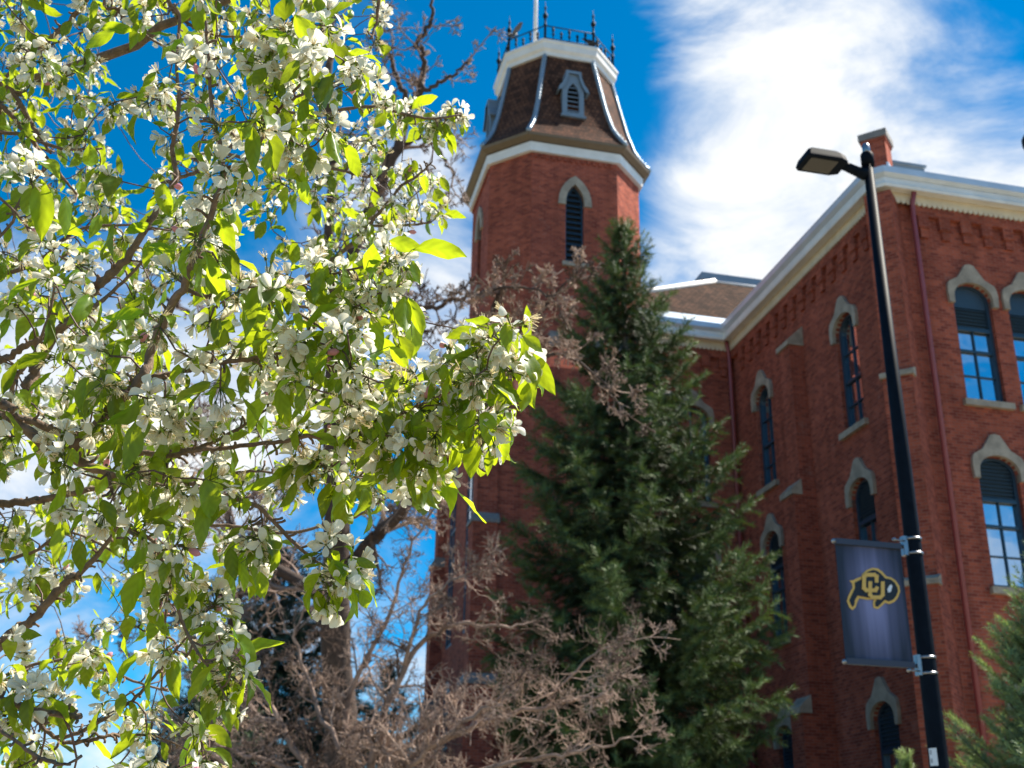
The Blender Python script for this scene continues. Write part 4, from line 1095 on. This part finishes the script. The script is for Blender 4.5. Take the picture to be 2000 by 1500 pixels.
# ------------------------------------------------------------------ flowering crab apple in the foreground
rs = np.random.default_rng(5)
TB_ = np.array([-2.15, 2.05, 0.0])
ap_tree = empty('flowering_tree', tuple(TB_), 0, 'flowering crab apple with white blossom and bright green leaves across the left foreground', 'tree')
LIMBS = [  # (depth, [(px, py, diameter px)...])
    (1.60, [(-560, 700, 34), (-200, 745, 27), (0, 788, 24), (21, 815, 23), (88, 871, 22), (130, 889, 21), (210, 924, 18), (252, 931, 16), (305, 931, 13), (350, 936, 11), (402, 955, 10), (455, 972, 10), (504, 990, 9), (546, 1031, 8.5), (595, 1078, 7.5), (630, 1105, 5)]),
    (1.60, [(130, 887, 19), (210, 805, 21), (273, 742, 20), (291, 696, 18), (315, 633, 17), (357, 563, 16), (371, 521, 14), (399, 455, 12.5), (420, 395, 12), (437, 340, 12), (425, 266, 9), (413, 210, 8), (408, 126, 6), (402, 40, 5)]),
    (1.60, [(437, 335, 9), (470, 318, 8), (490, 305, 8), (515, 265, 7), (545, 215, 6), (590, 160, 5), (640, 110, 4)]),
    (1.85, [(435, 302, 8), (480, 259, 8), (540, 215, 7), (600, 180, 5), (690, 150, 4)]),
    (1.60, [(358, 564, 9), (406, 580, 9), (455, 587, 8), (514, 584, 7), (560, 563, 6), (620, 545, 5), (690, 525, 4.5), (750, 520, 4)]),
    (1.60, [(480, 587, 6), (542, 591, 6), (590, 615, 5), (640, 650, 5), (700, 680, 4)]),
    (1.60, [(280, 741, 12), (329, 731, 11), (392, 717, 11), (455, 706, 10), (497, 700, 9), (540, 690, 6), (600, 700, 5), (660, 720, 4)]),
    (1.60, [(245, 926, 10), (315, 895, 9.5), (378, 881, 9.5), (455, 873, 9), (535, 864, 8.5), (602, 853, 8), (665, 855, 8), (720, 842, 7), (790, 805, 7), (860, 772, 6), (910, 735, 5), (950, 705, 4)]),
    (1.60, [(790, 805, 6), (830, 830, 5), (870, 835, 4), (905, 830, 3)]),
    (1.60, [(910, 735, 4), (960, 745, 4), (1000, 740, 3)]),
    (1.75, [(-560, 760, 30), (-200, 800, 20), (20, 815, 16), (122, 846, 14), (185, 864, 13), (252, 881, 12), (325, 885, 11), (400, 870, 9), (470, 835, 6), (520, 800, 5)]),
    (2.15, [(-500, 830, 30), (-100, 830, 24), (28, 787, 22), (60, 738, 22), (84, 692, 20), (168, 587, 18), (200, 549, 17), (245, 507, 15), (300, 420, 12), (325, 378, 11), (345, 350, 10), (336, 297, 9.5), (345, 245, 9), (350, 196, 8), (345, 120, 6), (350, 31, 6), (329, 0, 6), (310, -80, 5)]),
    (2.15, [(300, 364, 6), (345, 350, 8), (388, 332, 7), (385, 304, 5), (400, 260, 4)]),
    (2.0, [(-500, 790, 24), (-150, 745, 18), (0, 703, 14), (45, 678, 13), (80, 661, 12), (168, 612, 10), (230, 560, 7), (290, 500, 5)]),
    (1.9, [(-300, 830, 16), (-60, 820, 11), (14, 794, 10), (28, 745, 9), (60, 700, 9), (77, 668, 7), (100, 600, 5), (110, 520, 4)]),
    (1.9, [(-560, 1650, 34), (-250, 1480, 26), (0, 1255, 21), (52, 1220, 19), (95, 1175, 17), (137, 1129, 15), (154, 1122, 13), (210, 1060, 8), (240, 1010, 6)]),
    (1.5, [(-400, 1420, 24), (-150, 1350, 18), (0, 1367, 15), (63, 1385, 14), (115, 1395, 13), (158, 1398, 12)]),
    (1.5, [(-300, 1380, 12), (-80, 1390, 9), (21, 1440, 7), (63, 1472, 8), (105, 1490, 8), (137, 1493, 5)]),
    (1.7, [(-300, 1400, 16), (0, 1375, 9), (98, 1434, 8), (130, 1451, 9), (168, 1447, 8), (210, 1437, 7), (245, 1434, 6), (310, 1440, 4), (380, 1470, 3)]),
    (1.7, [(122, 1442, 8), (165, 1425, 8), (210, 1399, 8), (259, 1367, 7), (301, 1322, 6), (343, 1272, 5), (380, 1230, 4), (420, 1210, 3)]),
    (1.55, [(210, 924, 8), (224, 975, 7), (252, 1038, 8), (297, 1055, 8), (325, 1125, 7.5), (346, 1185, 7), (364, 1234, 7), (392, 1283, 6), (420, 1320, 4), (445, 1370, 3)]),
    (1.7, [(300, 1060, 5), (325, 1140, 5), (322, 1230, 4.5), (318, 1300, 4), (315, 1350, 4)]),
    (2.1, [(230, -200, 14), (190, -60, 12), (168, 0, 11), (136, 42, 11), (105, 70, 12), (77, 94, 11), (45, 115, 9), (10, 150, 7), (-40, 180, 6)]),
    (2.2, [(-300, 20, 12), (-80, 110, 10), (0, 150, 9), (35, 196, 9), (73, 259, 8), (100, 300, 5)]),
    (2.2, [(-300, 160, 12), (-60, 190, 10), (0, 206, 9), (35, 241, 9), (66, 280, 9), (110, 330, 6), (150, 380, 5)]),
    (2.2, [(-260, 250, 10), (0, 259, 8), (52, 266, 8), (120, 290, 6), (200, 290, 4)]),
    (2.3, [(250, -150, 9), (203, 0, 6), (227, 17, 7), (245, 35, 7), (300, 80, 5), (360, 110, 4)]),
    (2.3, [(300, -120, 10), (329, 0, 8), (350, 31, 7), (385, 56, 6), (430, 70, 5), (500, 70, 4), (560, 60, 3)]),
    (1.9, [(-200, 620, 8), (3, 458, 6), (31, 406, 6), (60, 360, 5), (90, 330, 4)]),
    (1.9, [(-120, 300, 8), (17, 402, 5), (63, 458, 5.5), (94, 486, 5), (150, 520, 4)]),
    (2.0, [(-500, 960, 22), (-120, 985, 18), (7, 983, 16), (70, 979, 15), (115, 969, 13), (180, 955, 11), (252, 944, 11), (350, 948, 10), (430, 930, 7), (500, 920, 5), (560, 930, 4)]),
    (2.6, [(250, 950, 9), (320, 1000, 8), (392, 1024, 7.5), (455, 1027, 7), (560, 1041, 7), (630, 1027, 6), (693, 1010, 5.5), (750, 975, 4)]),
    (2.5, [(545, 215, 7), (620, 225, 7), (690, 210, 7), (740, 208, 6), (780, 220, 6), (840, 232, 5), (900, 224, 4)]),
    (2.4, [(770, -140, 8), (740, 0, 7), (736, 40, 6), (724, 76, 5)]),
    (2.6, [(480, 590, 8), (600, 540, 8), (688, 476, 8), (720, 440, 7), (760, 392, 6), (784, 364, 6), (820, 340, 5), (844, 316, 3)]),
    (2.6, [(720, 440, 6), (790, 440, 5), (840, 435, 4)]),
    (2.4, [(437, 300, 7), (560, 330, 7), (650, 330, 6), (720, 345, 5), (760, 330, 4)]),
    (2.0, [(500, 588, 6), (620, 600, 6), (700, 590, 5), (780, 590, 4)]),
    (1.75, [(560, 860, 6), (620, 905, 6), (690, 930, 5), (760, 930, 4), (820, 930, 3)]),
    (1.65, [(505, 985, 4), (512, 1020, 4), (508, 1060, 3)]),
    (2.3, [(-300, 540, 14), (-60, 540, 10), (60, 520, 8), (150, 450, 6), (250, 440, 5), (330, 450, 4)]),
    (2.4, [(-300, 1250, 12), (-60, 1120, 9), (60, 1080, 7), (140, 1040, 5), (260, 1100, 4)]),
    (2.2, [(-300, 1330, 12), (-40, 1330, 8), (60, 1300, 7), (150, 1290, 6), (260, 1330, 5), (330, 1350, 4)]),
]
nodes, ndir, nrad, ndep = [], [], [], []
apart = []
for dpt, pl in LIMBS:
    n = len(pl); wob = np.cumsum(rs.normal(0, .012, n)); wob -= wob[0]
    main = pl[0][0] < -50
    P = curve_pts([spot(x, y, dpt + wob[i]) for i, (x, y, w) in enumerate(pl)], 6)
    r_ = np.interp(np.linspace(0, 1, len(P)), np.linspace(0, 1, n), [max(w, 3) * .5 / FPX * dpt for x, y, w in pl])
    r_ = r_ * (1 + rs.normal(0, .05, len(r_)))
    P[1:-1] += rs.normal(0, 1, (len(P) - 2, 3)) * (r_[1:-1, None] * .22)
    lb = MB()
    lb.tube(P, r_, 9)
    # knobs and short spurs on the limbs
    for i in range(2, len(P) - 1):
        if rs.uniform() < .5:
            d = unit(P[i] - P[i - 1]); a = unit(np.cross(d, rs.normal(0, 1, 3)))
            ln = rs.uniform(.006, .02); b_ = P[i] + a * r_[i] * .6
            lb.tube([b_, b_ + unit(a + d * .5) * ln * .6, b_ + unit(a + d * .3) * ln], [r_[i] * .4 + .0008, .0019, .0022], 5)
    apart.append((lb, 'branch'))
    for i in range(0, len(P)):
        nodes.append(P[i]); ndir.append(unit(P[min(i + 1, len(P) - 1)] - P[max(0, i - 1)])); nrad.append(r_[i]); ndep.append(dpt)
# trunk and the scaffold carrying the limbs, left of the view
trk = MB(); crown0 = TB_ + np.array([.05, -.02, 1.25])
trk.tube(curve_pts([TB_, TB_ + (.02, 0, .5), TB_ + (.0, .03, .9), crown0], 5), np.linspace(.11, .075, 16), 12)
apart.append((trk, 'trunk'))
extra = []
for dpt, pl in LIMBS:
    if pl[0][0] <= -200 or pl[0][1] <= -80:
        a = spot(*pl[0][:2], dpt); mid = (crown0 + a) / 2 + rs.normal(0, .06, 3) + np.array([-.12, .05, .08])
        if pl[0][1] <= -80: mid += np.array([-.35, .1, .45])
        sb = MB(); w = pl[0][2] * .5 / FPX * dpt; b2 = spot(*pl[1][:2], dpt); q1 = (crown0 * .7 + mid * .3) + rs.normal(0, .03, 3); q2 = (mid + a) / 2 + (a - b2) * .08 + rs.normal(0, .025, 3)
        sp_ = curve_pts([crown0 - (0, 0, .05), q1, mid, q2, a], 9); sp_[1:-1] += rs.normal(0, .004, (len(sp_) - 2, 3))
        sb.tube(sp_, np.linspace(max(.03, w * 1.6), w, len(sp_)), 8); apart.append((sb, 'branch'))
        for i in range(8, len(sp_)): extra.append((sp_[i], unit(sp_[i] - sp_[i - 1]), w, dpt))
for a_, b_, c_2, d_2 in extra: nodes.append(a_); ndir.append(b_); nrad.append(c_2); ndep.append(d_2)
nodes = np.array(nodes); ndir = np.array(ndir); nrad = np.array(nrad); ndep = np.array(ndep)

CROWN = [(-420, -320), (700, -320), (800, -60), (785, 20), (770, 70), (735, 95), (700, 60), (690, 110), (730, 160), (760, 195), (850, 190), (930, 210), (925, 245), (850, 262), (770, 262), (725, 300), (760, 320), (850, 335), (872, 380), (862, 490), (830, 480), (800, 520), (832, 640), (800, 690),
         (840, 690), (900, 650), (950, 625), (1000, 625), (1050, 690), (1060, 770), (1030, 810), (985, 860), (900, 880), (880, 930), (820, 970), (760, 975), (700, 960), (620, 970), (560, 985), (530, 1000), (530, 1110), (460, 1120), (430, 1030), (380, 1040), (385, 1130), (410, 1200), (470, 1240),
         (485, 1340), (450, 1400), (430, 1480), (380, 1560), (-420, 1700)]
GAPS = [(165, 60, 60, 40), (250, 130, 40, 45), (280, 270, 40, 55), (640, 830, 40, 35), (585, 870, 20, 20), (100, 1180, 85, 45), (190, 1165, 60, 35), (40, 450, 45, 40), (390, 755, 35, 40), (90, 940, 45, 25), (150, 1480, 110, 35), (60, 1430, 50, 22), (270, 1215, 40, 30), (250, 380, 30, 35), (600, 420, 18, 30), (480, 760, 16, 25), (660, 130, 22, 20), (420, 1000, 25, 14)]


def inside(x, y, poly):
    c = False; j = len(poly) - 1
    for i in range(len(poly)):
        if (poly[i][1] > y) != (poly[j][1] > y) and x < (poly[j][0] - poly[i][0]) * (y - poly[i][1]) / (poly[j][1] - poly[i][1]) + poly[i][0]: c = not c
        j = i
    return c


HERO = [(640, 1075, 1.58), (662, 1118, 1.56), (645, 1150, 1.57), (690, 1100, 1.60), (505, 1080, 1.62), (495, 1050, 1.62), (960, 655, 1.58), (930, 690, 1.58), (985, 690, 1.57), (1000, 725, 1.56), (950, 735, 1.58), (900, 745, 1.60), (880, 700, 1.62), (860, 790, 1.6), (900, 800, 1.58), (820, 800, 1.6), (760, 790, 1.6), (700, 800, 1.58), (740, 850, 1.55), (800, 860, 1.55), (850, 850, 1.57), (690, 850, 1.6), (830, 905, 1.58), (770, 900, 1.58), (930, 820, 1.6),
        (600, 670, 1.55), (660, 690, 1.58), (560, 650, 1.6), (720, 560, 1.6), (760, 570, 1.6), (690, 600, 1.58), (640, 520, 1.6), (760, 510, 1.62), (600, 290, 1.6), (560, 270, 1.58), (640, 250, 1.6), (680, 130, 1.62), (480, 110, 1.62), (510, 130, 1.6), (560, 60, 1.62), (320, 790, 1.6), (340, 820, 1.62), (400, 400, 1.62), (120, 700, 1.75), (620, 900, 1.7), (580, 920, 1.7), (640, 920, 1.72), (440, 1330, 1.6), (430, 1250, 1.58), (445, 1290, 1.6), (400, 1210, 1.6), (300, 1080, 1.6), (420, 1180, 1.62),
        (890, 222, 2.5), (840, 235, 2.5), (790, 225, 2.5), (855, 250, 2.5), (640, 745, 1.62), (580, 745, 1.62), (810, 730, 1.66), (720, 740, 1.62), (560, 100, 1.6), (530, 60, 1.62), (610, 110, 1.6)]
targets = [(spot(*h), True) for h in HERO]
side_n = 0
while side_n < 150:
    e_ = extra[rs.integers(0, len(extra))]; p = e_[0] + rs.normal(0, .10, 3) + np.array([0, 0, .03]); u, v, dep = project(p)
    if -60 < u < 2000 and -40 < v < 1540: continue
    targets.append((p, False)); side_n += 1
placed = np.zeros((1200, 3)); placed[:len(targets)] = [t[0] for t in targets]
c_ = (BASIS.T @ (nodes - CAM).T).T; NPX = 1000 + FPX * c_[:, 0] / c_[:, 2]; NPY = 750 - FPX * c_[:, 1] / c_[:, 2]
tries = 0
while len(targets) < 1040 and tries < 40000:
    tries += 1
    x, y = rs.uniform(-400, 1070), rs.uniform(-300, 1680)
    infr = 0 <= x <= 2000 and -20 <= y <= 1520
    if not infr and rs.uniform() < .55: continue
    if not inside(x, y, CROWN): continue
    if any(((x - gx) / ga) ** 2 + ((y - gy) / gb) ** 2 < 1 for gx, gy, ga, gb in GAPS) and rs.uniform() < .9: continue
    if x < 480 and y > 1130 and rs.uniform() < .3: continue
    d2 = (NPX - x) ** 2 + (NPY - y) ** 2
    k = np.argsort(d2)[:6]; k = k[rs.integers(0, 6)]
    if d2[k] > 185 ** 2 and infr: continue
    dd = ndep[k] + rs.normal(.03, .12)
    u_ = rs.uniform()
    if u_ < .45: dd += rs.uniform(.3, 1.3)
    dd = max(1.5, dd)
    p = spot(x, y, dd)
    if np.min(np.sum((placed[:len(targets)] - p) ** 2, axis=1)) < (.048 * dd / 1.6) ** 2: continue
    placed[len(targets)] = p; targets.append((p, False))

twb = MB()
order = sorted(range(len(targets)), key=lambda i: np.min(np.sum((nodes - targets[i][0]) ** 2, axis=1)))
NL, NDL, NRL = [list(nodes)], [list(ndir)], None
nodes_l = nodes.copy(); ndir_l = ndir.copy(); nrad_l = nrad.copy()
clusters = []
for ti in order:
    p, hero = targets[ti]
    d2 = np.sum((nodes_l - p) ** 2, axis=1); k = int(np.argmin(d2)); a = nodes_l[k]; ln = math.sqrt(d2[k])
    if ln > .62: continue
    n = max(3, min(8, int(ln / .035)))
    if ln > .012:
        d0 = unit(ndir_l[k] * .9 + unit(p - a) * .8); ctrl = a + d0 * ln * .45 + np.array([0, 0, .05 * ln])
        ts = np.linspace(0, 1, n + 1)[:, None]
        P = (1 - ts) ** 2 * a + 2 * ts * (1 - ts) * ctrl + ts ** 2 * p
        P[1:-1] += rs.normal(0, .05 * ln / n + .001, (n - 1, 3))
        r0 = min(nrad_l[k] * .7, .0016 + .0045 * ln); rr = np.linspace(max(r0, .0013), .0013, n + 1)
        twb.tube(P, rr, 5)
        dd_ = np.array([unit(P[min(i + 1, n)] - P[max(i - 1, 0)]) for i in range(1, n + 1)])
        nodes_l = np.vstack([nodes_l, P[1:]]); ndir_l = np.vstack([ndir_l, dd_]); nrad_l = np.concatenate([nrad_l, rr[1:]]); d = dd_[-1]
    else: d = unit(p - a + rs.normal(0, .01, 3))
    clusters.append((p, d, hero))
apart.append((twb, 'twigs'))
for mb_, nm in apart:
    o = mb_.build(nm, 'twigbark' if nm == 'twigs' else 'bark', ap_tree, TB_, boxuv=False)
    if nm == 'twigs': o['kind'] = 'stuff'

# leaf shapes: folded along the midrib, bending back towards the tip
def leaf_template(bend, fold, twist):
    V, Fc, U = [], [], []
    st = [(0, .0), (.07, .16), (.2, .36), (.36, .47), (.52, .46), (.68, .36), (.82, .215), (.92, .095), (1, .0)]
    a = 0; pos = np.array([0., 0.]); prev = 0
    for i, (t, w) in enumerate(st):
        ang = -bend * t; pos = pos + np.array([math.cos(ang), math.sin(ang)]) * (t - prev); prev = t
        tw_ = twist * t
        for sx in (-1, -.5, 0, .5, 1):
            x = sx * w * .5; z = abs(sx) * w * .5 * math.sin(fold) * (1 - .35 * abs(sx)) + .03 * sx * math.sin(11 * t + 2 * sx + 3 * twist) + .012 * math.sin(17 * t)
            x2, z2 = x * math.cos(tw_) - z * math.sin(tw_), x * math.sin(tw_) + z * math.cos(tw_)
            V.append((x2, pos[0] - math.sin(ang) * z2, pos[1] + math.cos(ang) * z2)); U.append((sx * w * .5, t))
    for i in range(len(st) - 1):
        for j in range(4): Fc.append((i * 5 + j, i * 5 + j + 1, i * 5 + j + 6, i * 5 + j + 5))
    return np.array(V), Fc, U


LEAVES = [leaf_template(b, f, t) for b, f, t in ((.5, .5, .2), (1.0, .35, -.3), (.25, .7, .1), (1.5, .45, .4), (.8, .8, -.2), (-.2, .3, .15), (1.9, .6, .7), (1.1, 1.0, -.6), (.6, .25, .9), (-.5, .7, -.4))]


def frame(y, zhint):
    y = unit(y); x = np.cross(y, zhint); x = x / np.linalg.norm(x) if np.linalg.norm(x) > 1e-3 else unit(np.cross(y, (1, .2, 0))); z = np.cross(x, y)
    return np.array([x, y, z]).T


def put_leaf(mb, p, y, zh, ln, tint, k):
    V, Fc, U = LEAVES[k]; Fm = frame(y, zh); mb.add((V * (np.array([rs.uniform(.68, 1.0), 1, 1]) * ln)) @ Fm.T + p, Fc, 0, tint, U, True)


def petal_template(curl, cup):
    V, Fc = [], []
    st = [(0, .10), (.18, .18), (.4, .42), (.62, .58), (.82, .56), (.95, .36), (1.0, .16)]
    pos = np.array([0., 0.]); prev = 0
    for t, w in st:
        ang = curl * t; pos = pos + np.array([math.cos(ang), math.sin(ang)]) * (t - prev); prev = t
        for sx in (-1, -.5, 0, .5, 1):
            V.append((sx * w * .5, pos[0], pos[1] + cup * (sx * w * .5) ** 2 * 2.2 + .02 * math.sin(7 * sx + 5 * t)))
    for i in range(len(st) - 1):
        for j in range(4): Fc.append((i * 5 + j, i * 5 + j + 1, i * 5 + j + 6, i * 5 + j + 5))
    return np.array(V), Fc


PETALS = [petal_template(c, k) for c, k in ((.6, .9), (-.5, .8), (1.3, 1.2), (-1.2, .7), (.1, 1.1), (.9, .5))]


def put_flower(mb, p, axis, size, kind):
    """kind: 0 open flower, 1 spent flower with stamens only, 2 bud"""
    Fm = frame(unit(axis + rs.normal(0, .05, 3)), rs.normal(0, 1, 3))           # y column is the flower axis
    X, A, Z = Fm[:, 0], Fm[:, 1], Fm[:, 2]
    # calyx cup
    mb.tube([p - A * .004, p - A * .001, p + A * .002], [.0011, .0022, .0019], 5, 2, tint=float(rs.uniform(0, 1)))
    if kind == 2:
        mb.tube([p, p + A * size * .25, p + A * size * .55, p + A * size * .8], [.002, size * .22, size * .24, .001], 6, 3, tint=.4); return
    npet = 5 if kind == 0 and rs.uniform() < .75 else (rs.integers(2, 5) if kind == 0 else (rs.integers(0, 2)))
    ph = rs.uniform(0, 6.28); tilt = rs.uniform(.1, 1.0)
    for k in range(npet):
        a = ph + 6.283 * k / 5 + rs.normal(0, .12)
        o = X * math.cos(a) + Z * math.sin(a); t_ = tilt + rs.normal(0, .25)
        y = unit(o * math.cos(t_) + A * math.sin(t_)); V, Fc = PETALS[rs.integers(0, len(PETALS))]
        G = frame(y, A); mb.add((V * size * rs.uniform(.85, 1.12)) @ G.T + p + o * .0012, Fc, 0, float(rs.uniform(0, 1)), None, True)
    if kind == 1:   # reflexed sepals
        for k in range(5):
            a = ph + 6.283 * (k + .5) / 5; o = X * math.cos(a) + Z * math.sin(a); w = np.cross(A, o) * .0012; tip = p + o * .006 - A * .003
            mb.add([p - w, p + w, tip], [(0, 1, 2)], 2, float(rs.uniform(0, 1)))
    ns = 15 if kind == 1 else 11
    for k in range(ns):
        a = rs.uniform(0, 6.283); sp_ = rs.uniform(.1, .95) if kind == 1 else rs.uniform(.05, .6)
        o = X * math.cos(a) + Z * math.sin(a); d = unit(A + o * sp_); ln = size * rs.uniform(.4, .68); w = unit(np.cross(d, rs.normal(0, 1, 3))) * .00048
        t_ = p + d * ln + A * ln * .1; mi = p + d * ln * .5 + o * .0006; tn = float(rs.uniform(0, 1)); h = unit(np.cross(d, w)) * .0008; w2 = unit(w) * .0008
        mb.add([p - w, p + w, mi + w, mi - w, t_ + w, t_ - w, t_ - w2 + d * .0008, t_ + w2 + d * .0008, t_ + d * .0018], [(0, 1, 2, 3), (3, 2, 4, 5), (5, 4, 7, 6), (6, 7, 8)], 1, tn)


down = np.array([0, 0, -1.0])
leaves, blooms = [], []
spurs = MB()
for p, d, hero in clusters:
    u, v, dep = project(p)
    nf = int(rs.choice([0, 3, 4, 5, 6, 7, 8], p=[.04, .06, .10, .2, .22, .20, .18])) + (4 if hero else 1)
    nlv = int(rs.choice([3, 4, 5, 6])) + (0 if not hero else 1)
    bl = MB(); spent = rs.uniform() < (.22 if hero else .48)
    for k in range(nf):
        dr = unit(d * .5 + rs.normal(0, .7, 3) + np.array([0, 0, -.10])); ln = rs.uniform(.012, .030)
        q_ = p + dr * ln + down * ln * .15; kind = 2 if rs.uniform() < .02 else (1 if rs.uniform() < (.8 if spent else .25) else 0)
        bl.tube([p, p + dr * ln * .55, q_], [.0008, .0007, .0009], 4, 2, tint=float(rs.uniform(0, .8)))
        put_flower(bl, q_, unit(dr * .8 + down * .1 + rs.normal(0, .35, 3)), rs.uniform(.0165, .0232), kind)
    if nf: blooms.append((bl, p, dep, (0 < u < 2000 and 0 < v < 1500), hero))
    ph = rs.uniform(0, 6.28)
    a_ = unit(np.cross(d, (.1, .3, 1))); b_ = np.cross(d, a_)
    for k in range(nlv):
        th = ph + k * 2.4; o = a_ * math.cos(th) + b_ * math.sin(th)
        pd = unit(o * rs.uniform(.6, 1.1) + d * rs.uniform(-.1, .6) + np.array([0, 0, rs.uniform(-.1, .35)])); pl_ = rs.uniform(.012, .03)
        base = p - d * rs.uniform(0, .015); e_ = base + pd * pl_ + down * pl_ * .12
        spurs.tube([base, base + pd * pl_ * .6 , e_], [.0009, .0007, .0006], 4, tint=.5)
        y = unit(pd * .75 + down * rs.uniform(.2, 1.35) + rs.normal(0, .2, 3)); big = rs.uniform() < .36
        ln = rs.uniform(.048, .074) if big else rs.uniform(.026, .050)
        up_ = np.array([0, 0, 1.0]) + rs.normal(0, .35, 3) + pd * .5
        leaves.append((e_, y, up_, ln, float(np.clip(rs.normal(.45, .25), 0, 1)), int(rs.integers(0, len(LEAVES)))))
HLV = [(1020,655,1062,690),(1042,690,1071,770),(1031,746,1022,809),(977,761,975,815),(944,824,962,878),(962,812,983,860),(905,845,905,898),(935,644,875,664),(905,665,945,680),(965,700,985,735),(930,700,945,745),
 (677,617,668,722),(626,509,620,593),(668,578,680,617),(803,509,815,557),(797,581,827,656),(791,578,788,650),(728,617,740,686),(761,677,797,719),(776,656,810,704),(722,725,767,743),(542,758,560,833),(728,818,731,866),(806,884,803,945),(872,890,857,946),(760,470,822,492),(790,520,812,560),
 (620,1152,632,1215),(707,1149,719,1197),(692,1092,734,1113),(659,1160,650,1191),(506,1116,518,1164),(545,1074,530,1122),(450,1070,455,1130),(640,1090,660,1120),(470,1100,480,1148),
 (80,350,80,462),(130,381,130,458),(196,420,178,462),(290,437,241,465),(290,469,287,521),(224,437,213,507),(600,192,580,245),(575,28,609,95),(560,70,598,108),(591,157,640,168),(305,140,280,171),(224,60,171,98),(535,150,556,200),(647,255,658,329),
 (420,595,388,650),(455,595,437,647),(480,647,469,700),(504,643,511,706),(350,710,343,762),(640,517,612,595),(94,622,101,682),(119,1017,112,1101),(154,1052,157,1115),(371,1202,364,1237),(399,1290,381,1353),(434,1367,458,1437),(14,1458,7,1496),(189,1118,189,1157),(860,345,875,375)]
cpos = np.array([c[0] for c in clusters])
for x0, y0, x1, y1 in HLV:
    far = 2.4 if (y0 < 380 and x0 > 780) else 1.57 + (.2 if x0 < 300 else 0)
    b0 = spot(x0, y0, far); dv = spot(x1, y1, far + rs.uniform(-.02, .02)) - b0; ln = float(np.linalg.norm(dv)) * 1.08
    k = int(np.argmin(np.sum((cpos - b0) ** 2, axis=1)))
    if np.linalg.norm(cpos[k] - b0) < .12: spurs.tube([cpos[k], (cpos[k] + b0) / 2 + (0, 0, .003), b0], [.0009, .0007, .0006], 4, tint=.5)
    tow = unit(CAM - b0)
    leaves.append((b0, unit(dv + np.array([0, 0, .12]) * ln), tow * rs.choice([1, -1]) + rs.normal(0, .35, 3) + np.array([0, 0, .35]), ln, float(np.clip(rs.normal(.55, .22), 0, 1)), int(rs.choice([0, 2, 4, 5]))))
sk = spurs.build('leaf_stalks', 'spur', ap_tree, TB_, boxuv=False); sk['kind'] = 'stuff'


def shown(pp, size):
    u, v, dep = project(pp); return size / dep if (20 < u < 1980 and 20 < v < 1480) else 0


li = sorted(range(len(leaves)), key=lambda i: -shown(leaves[i][0], leaves[i][3])); top = set(li[:100])
rest = MB()
for i, lf in enumerate(leaves):
    if i in top:
        one = MB(); put_leaf(one, *lf); one.build('leaf', 'leaf', ap_tree, TB_)
    else: put_leaf(rest, *lf)
fo = rest.build('foliage', 'leaf', ap_tree, TB_); fo['kind'] = 'stuff'
bi = sorted(range(len(blooms)), key=lambda i: (-int(blooms[i][3]), -(len(blooms[i][0].f) ** .5) / blooms[i][2])); topb = set(bi[:100])
rest = MB()
for i, (bl, p, dep, inf_, hero) in enumerate(blooms):
    if i in topb: bl.build('blossom_cluster', ['petal', 'stamen', 'calyx', 'bud'], ap_tree, TB_, boxuv=False)
    else:
        o = len(rest.v); rest.v += bl.v; rest.tint += bl.tint; rest.f += [tuple(j + o for j in f) for f in bl.f]; rest.mi += bl.mi; rest.smooth += bl.smooth
bo = rest.build('blossoms', ['petal', 'stamen', 'calyx', 'bud'], ap_tree, TB_, boxuv=False); bo['kind'] = 'stuff'
print('clusters', len(clusters), 'leaves', len(leaves), 'blooms', len(blooms))
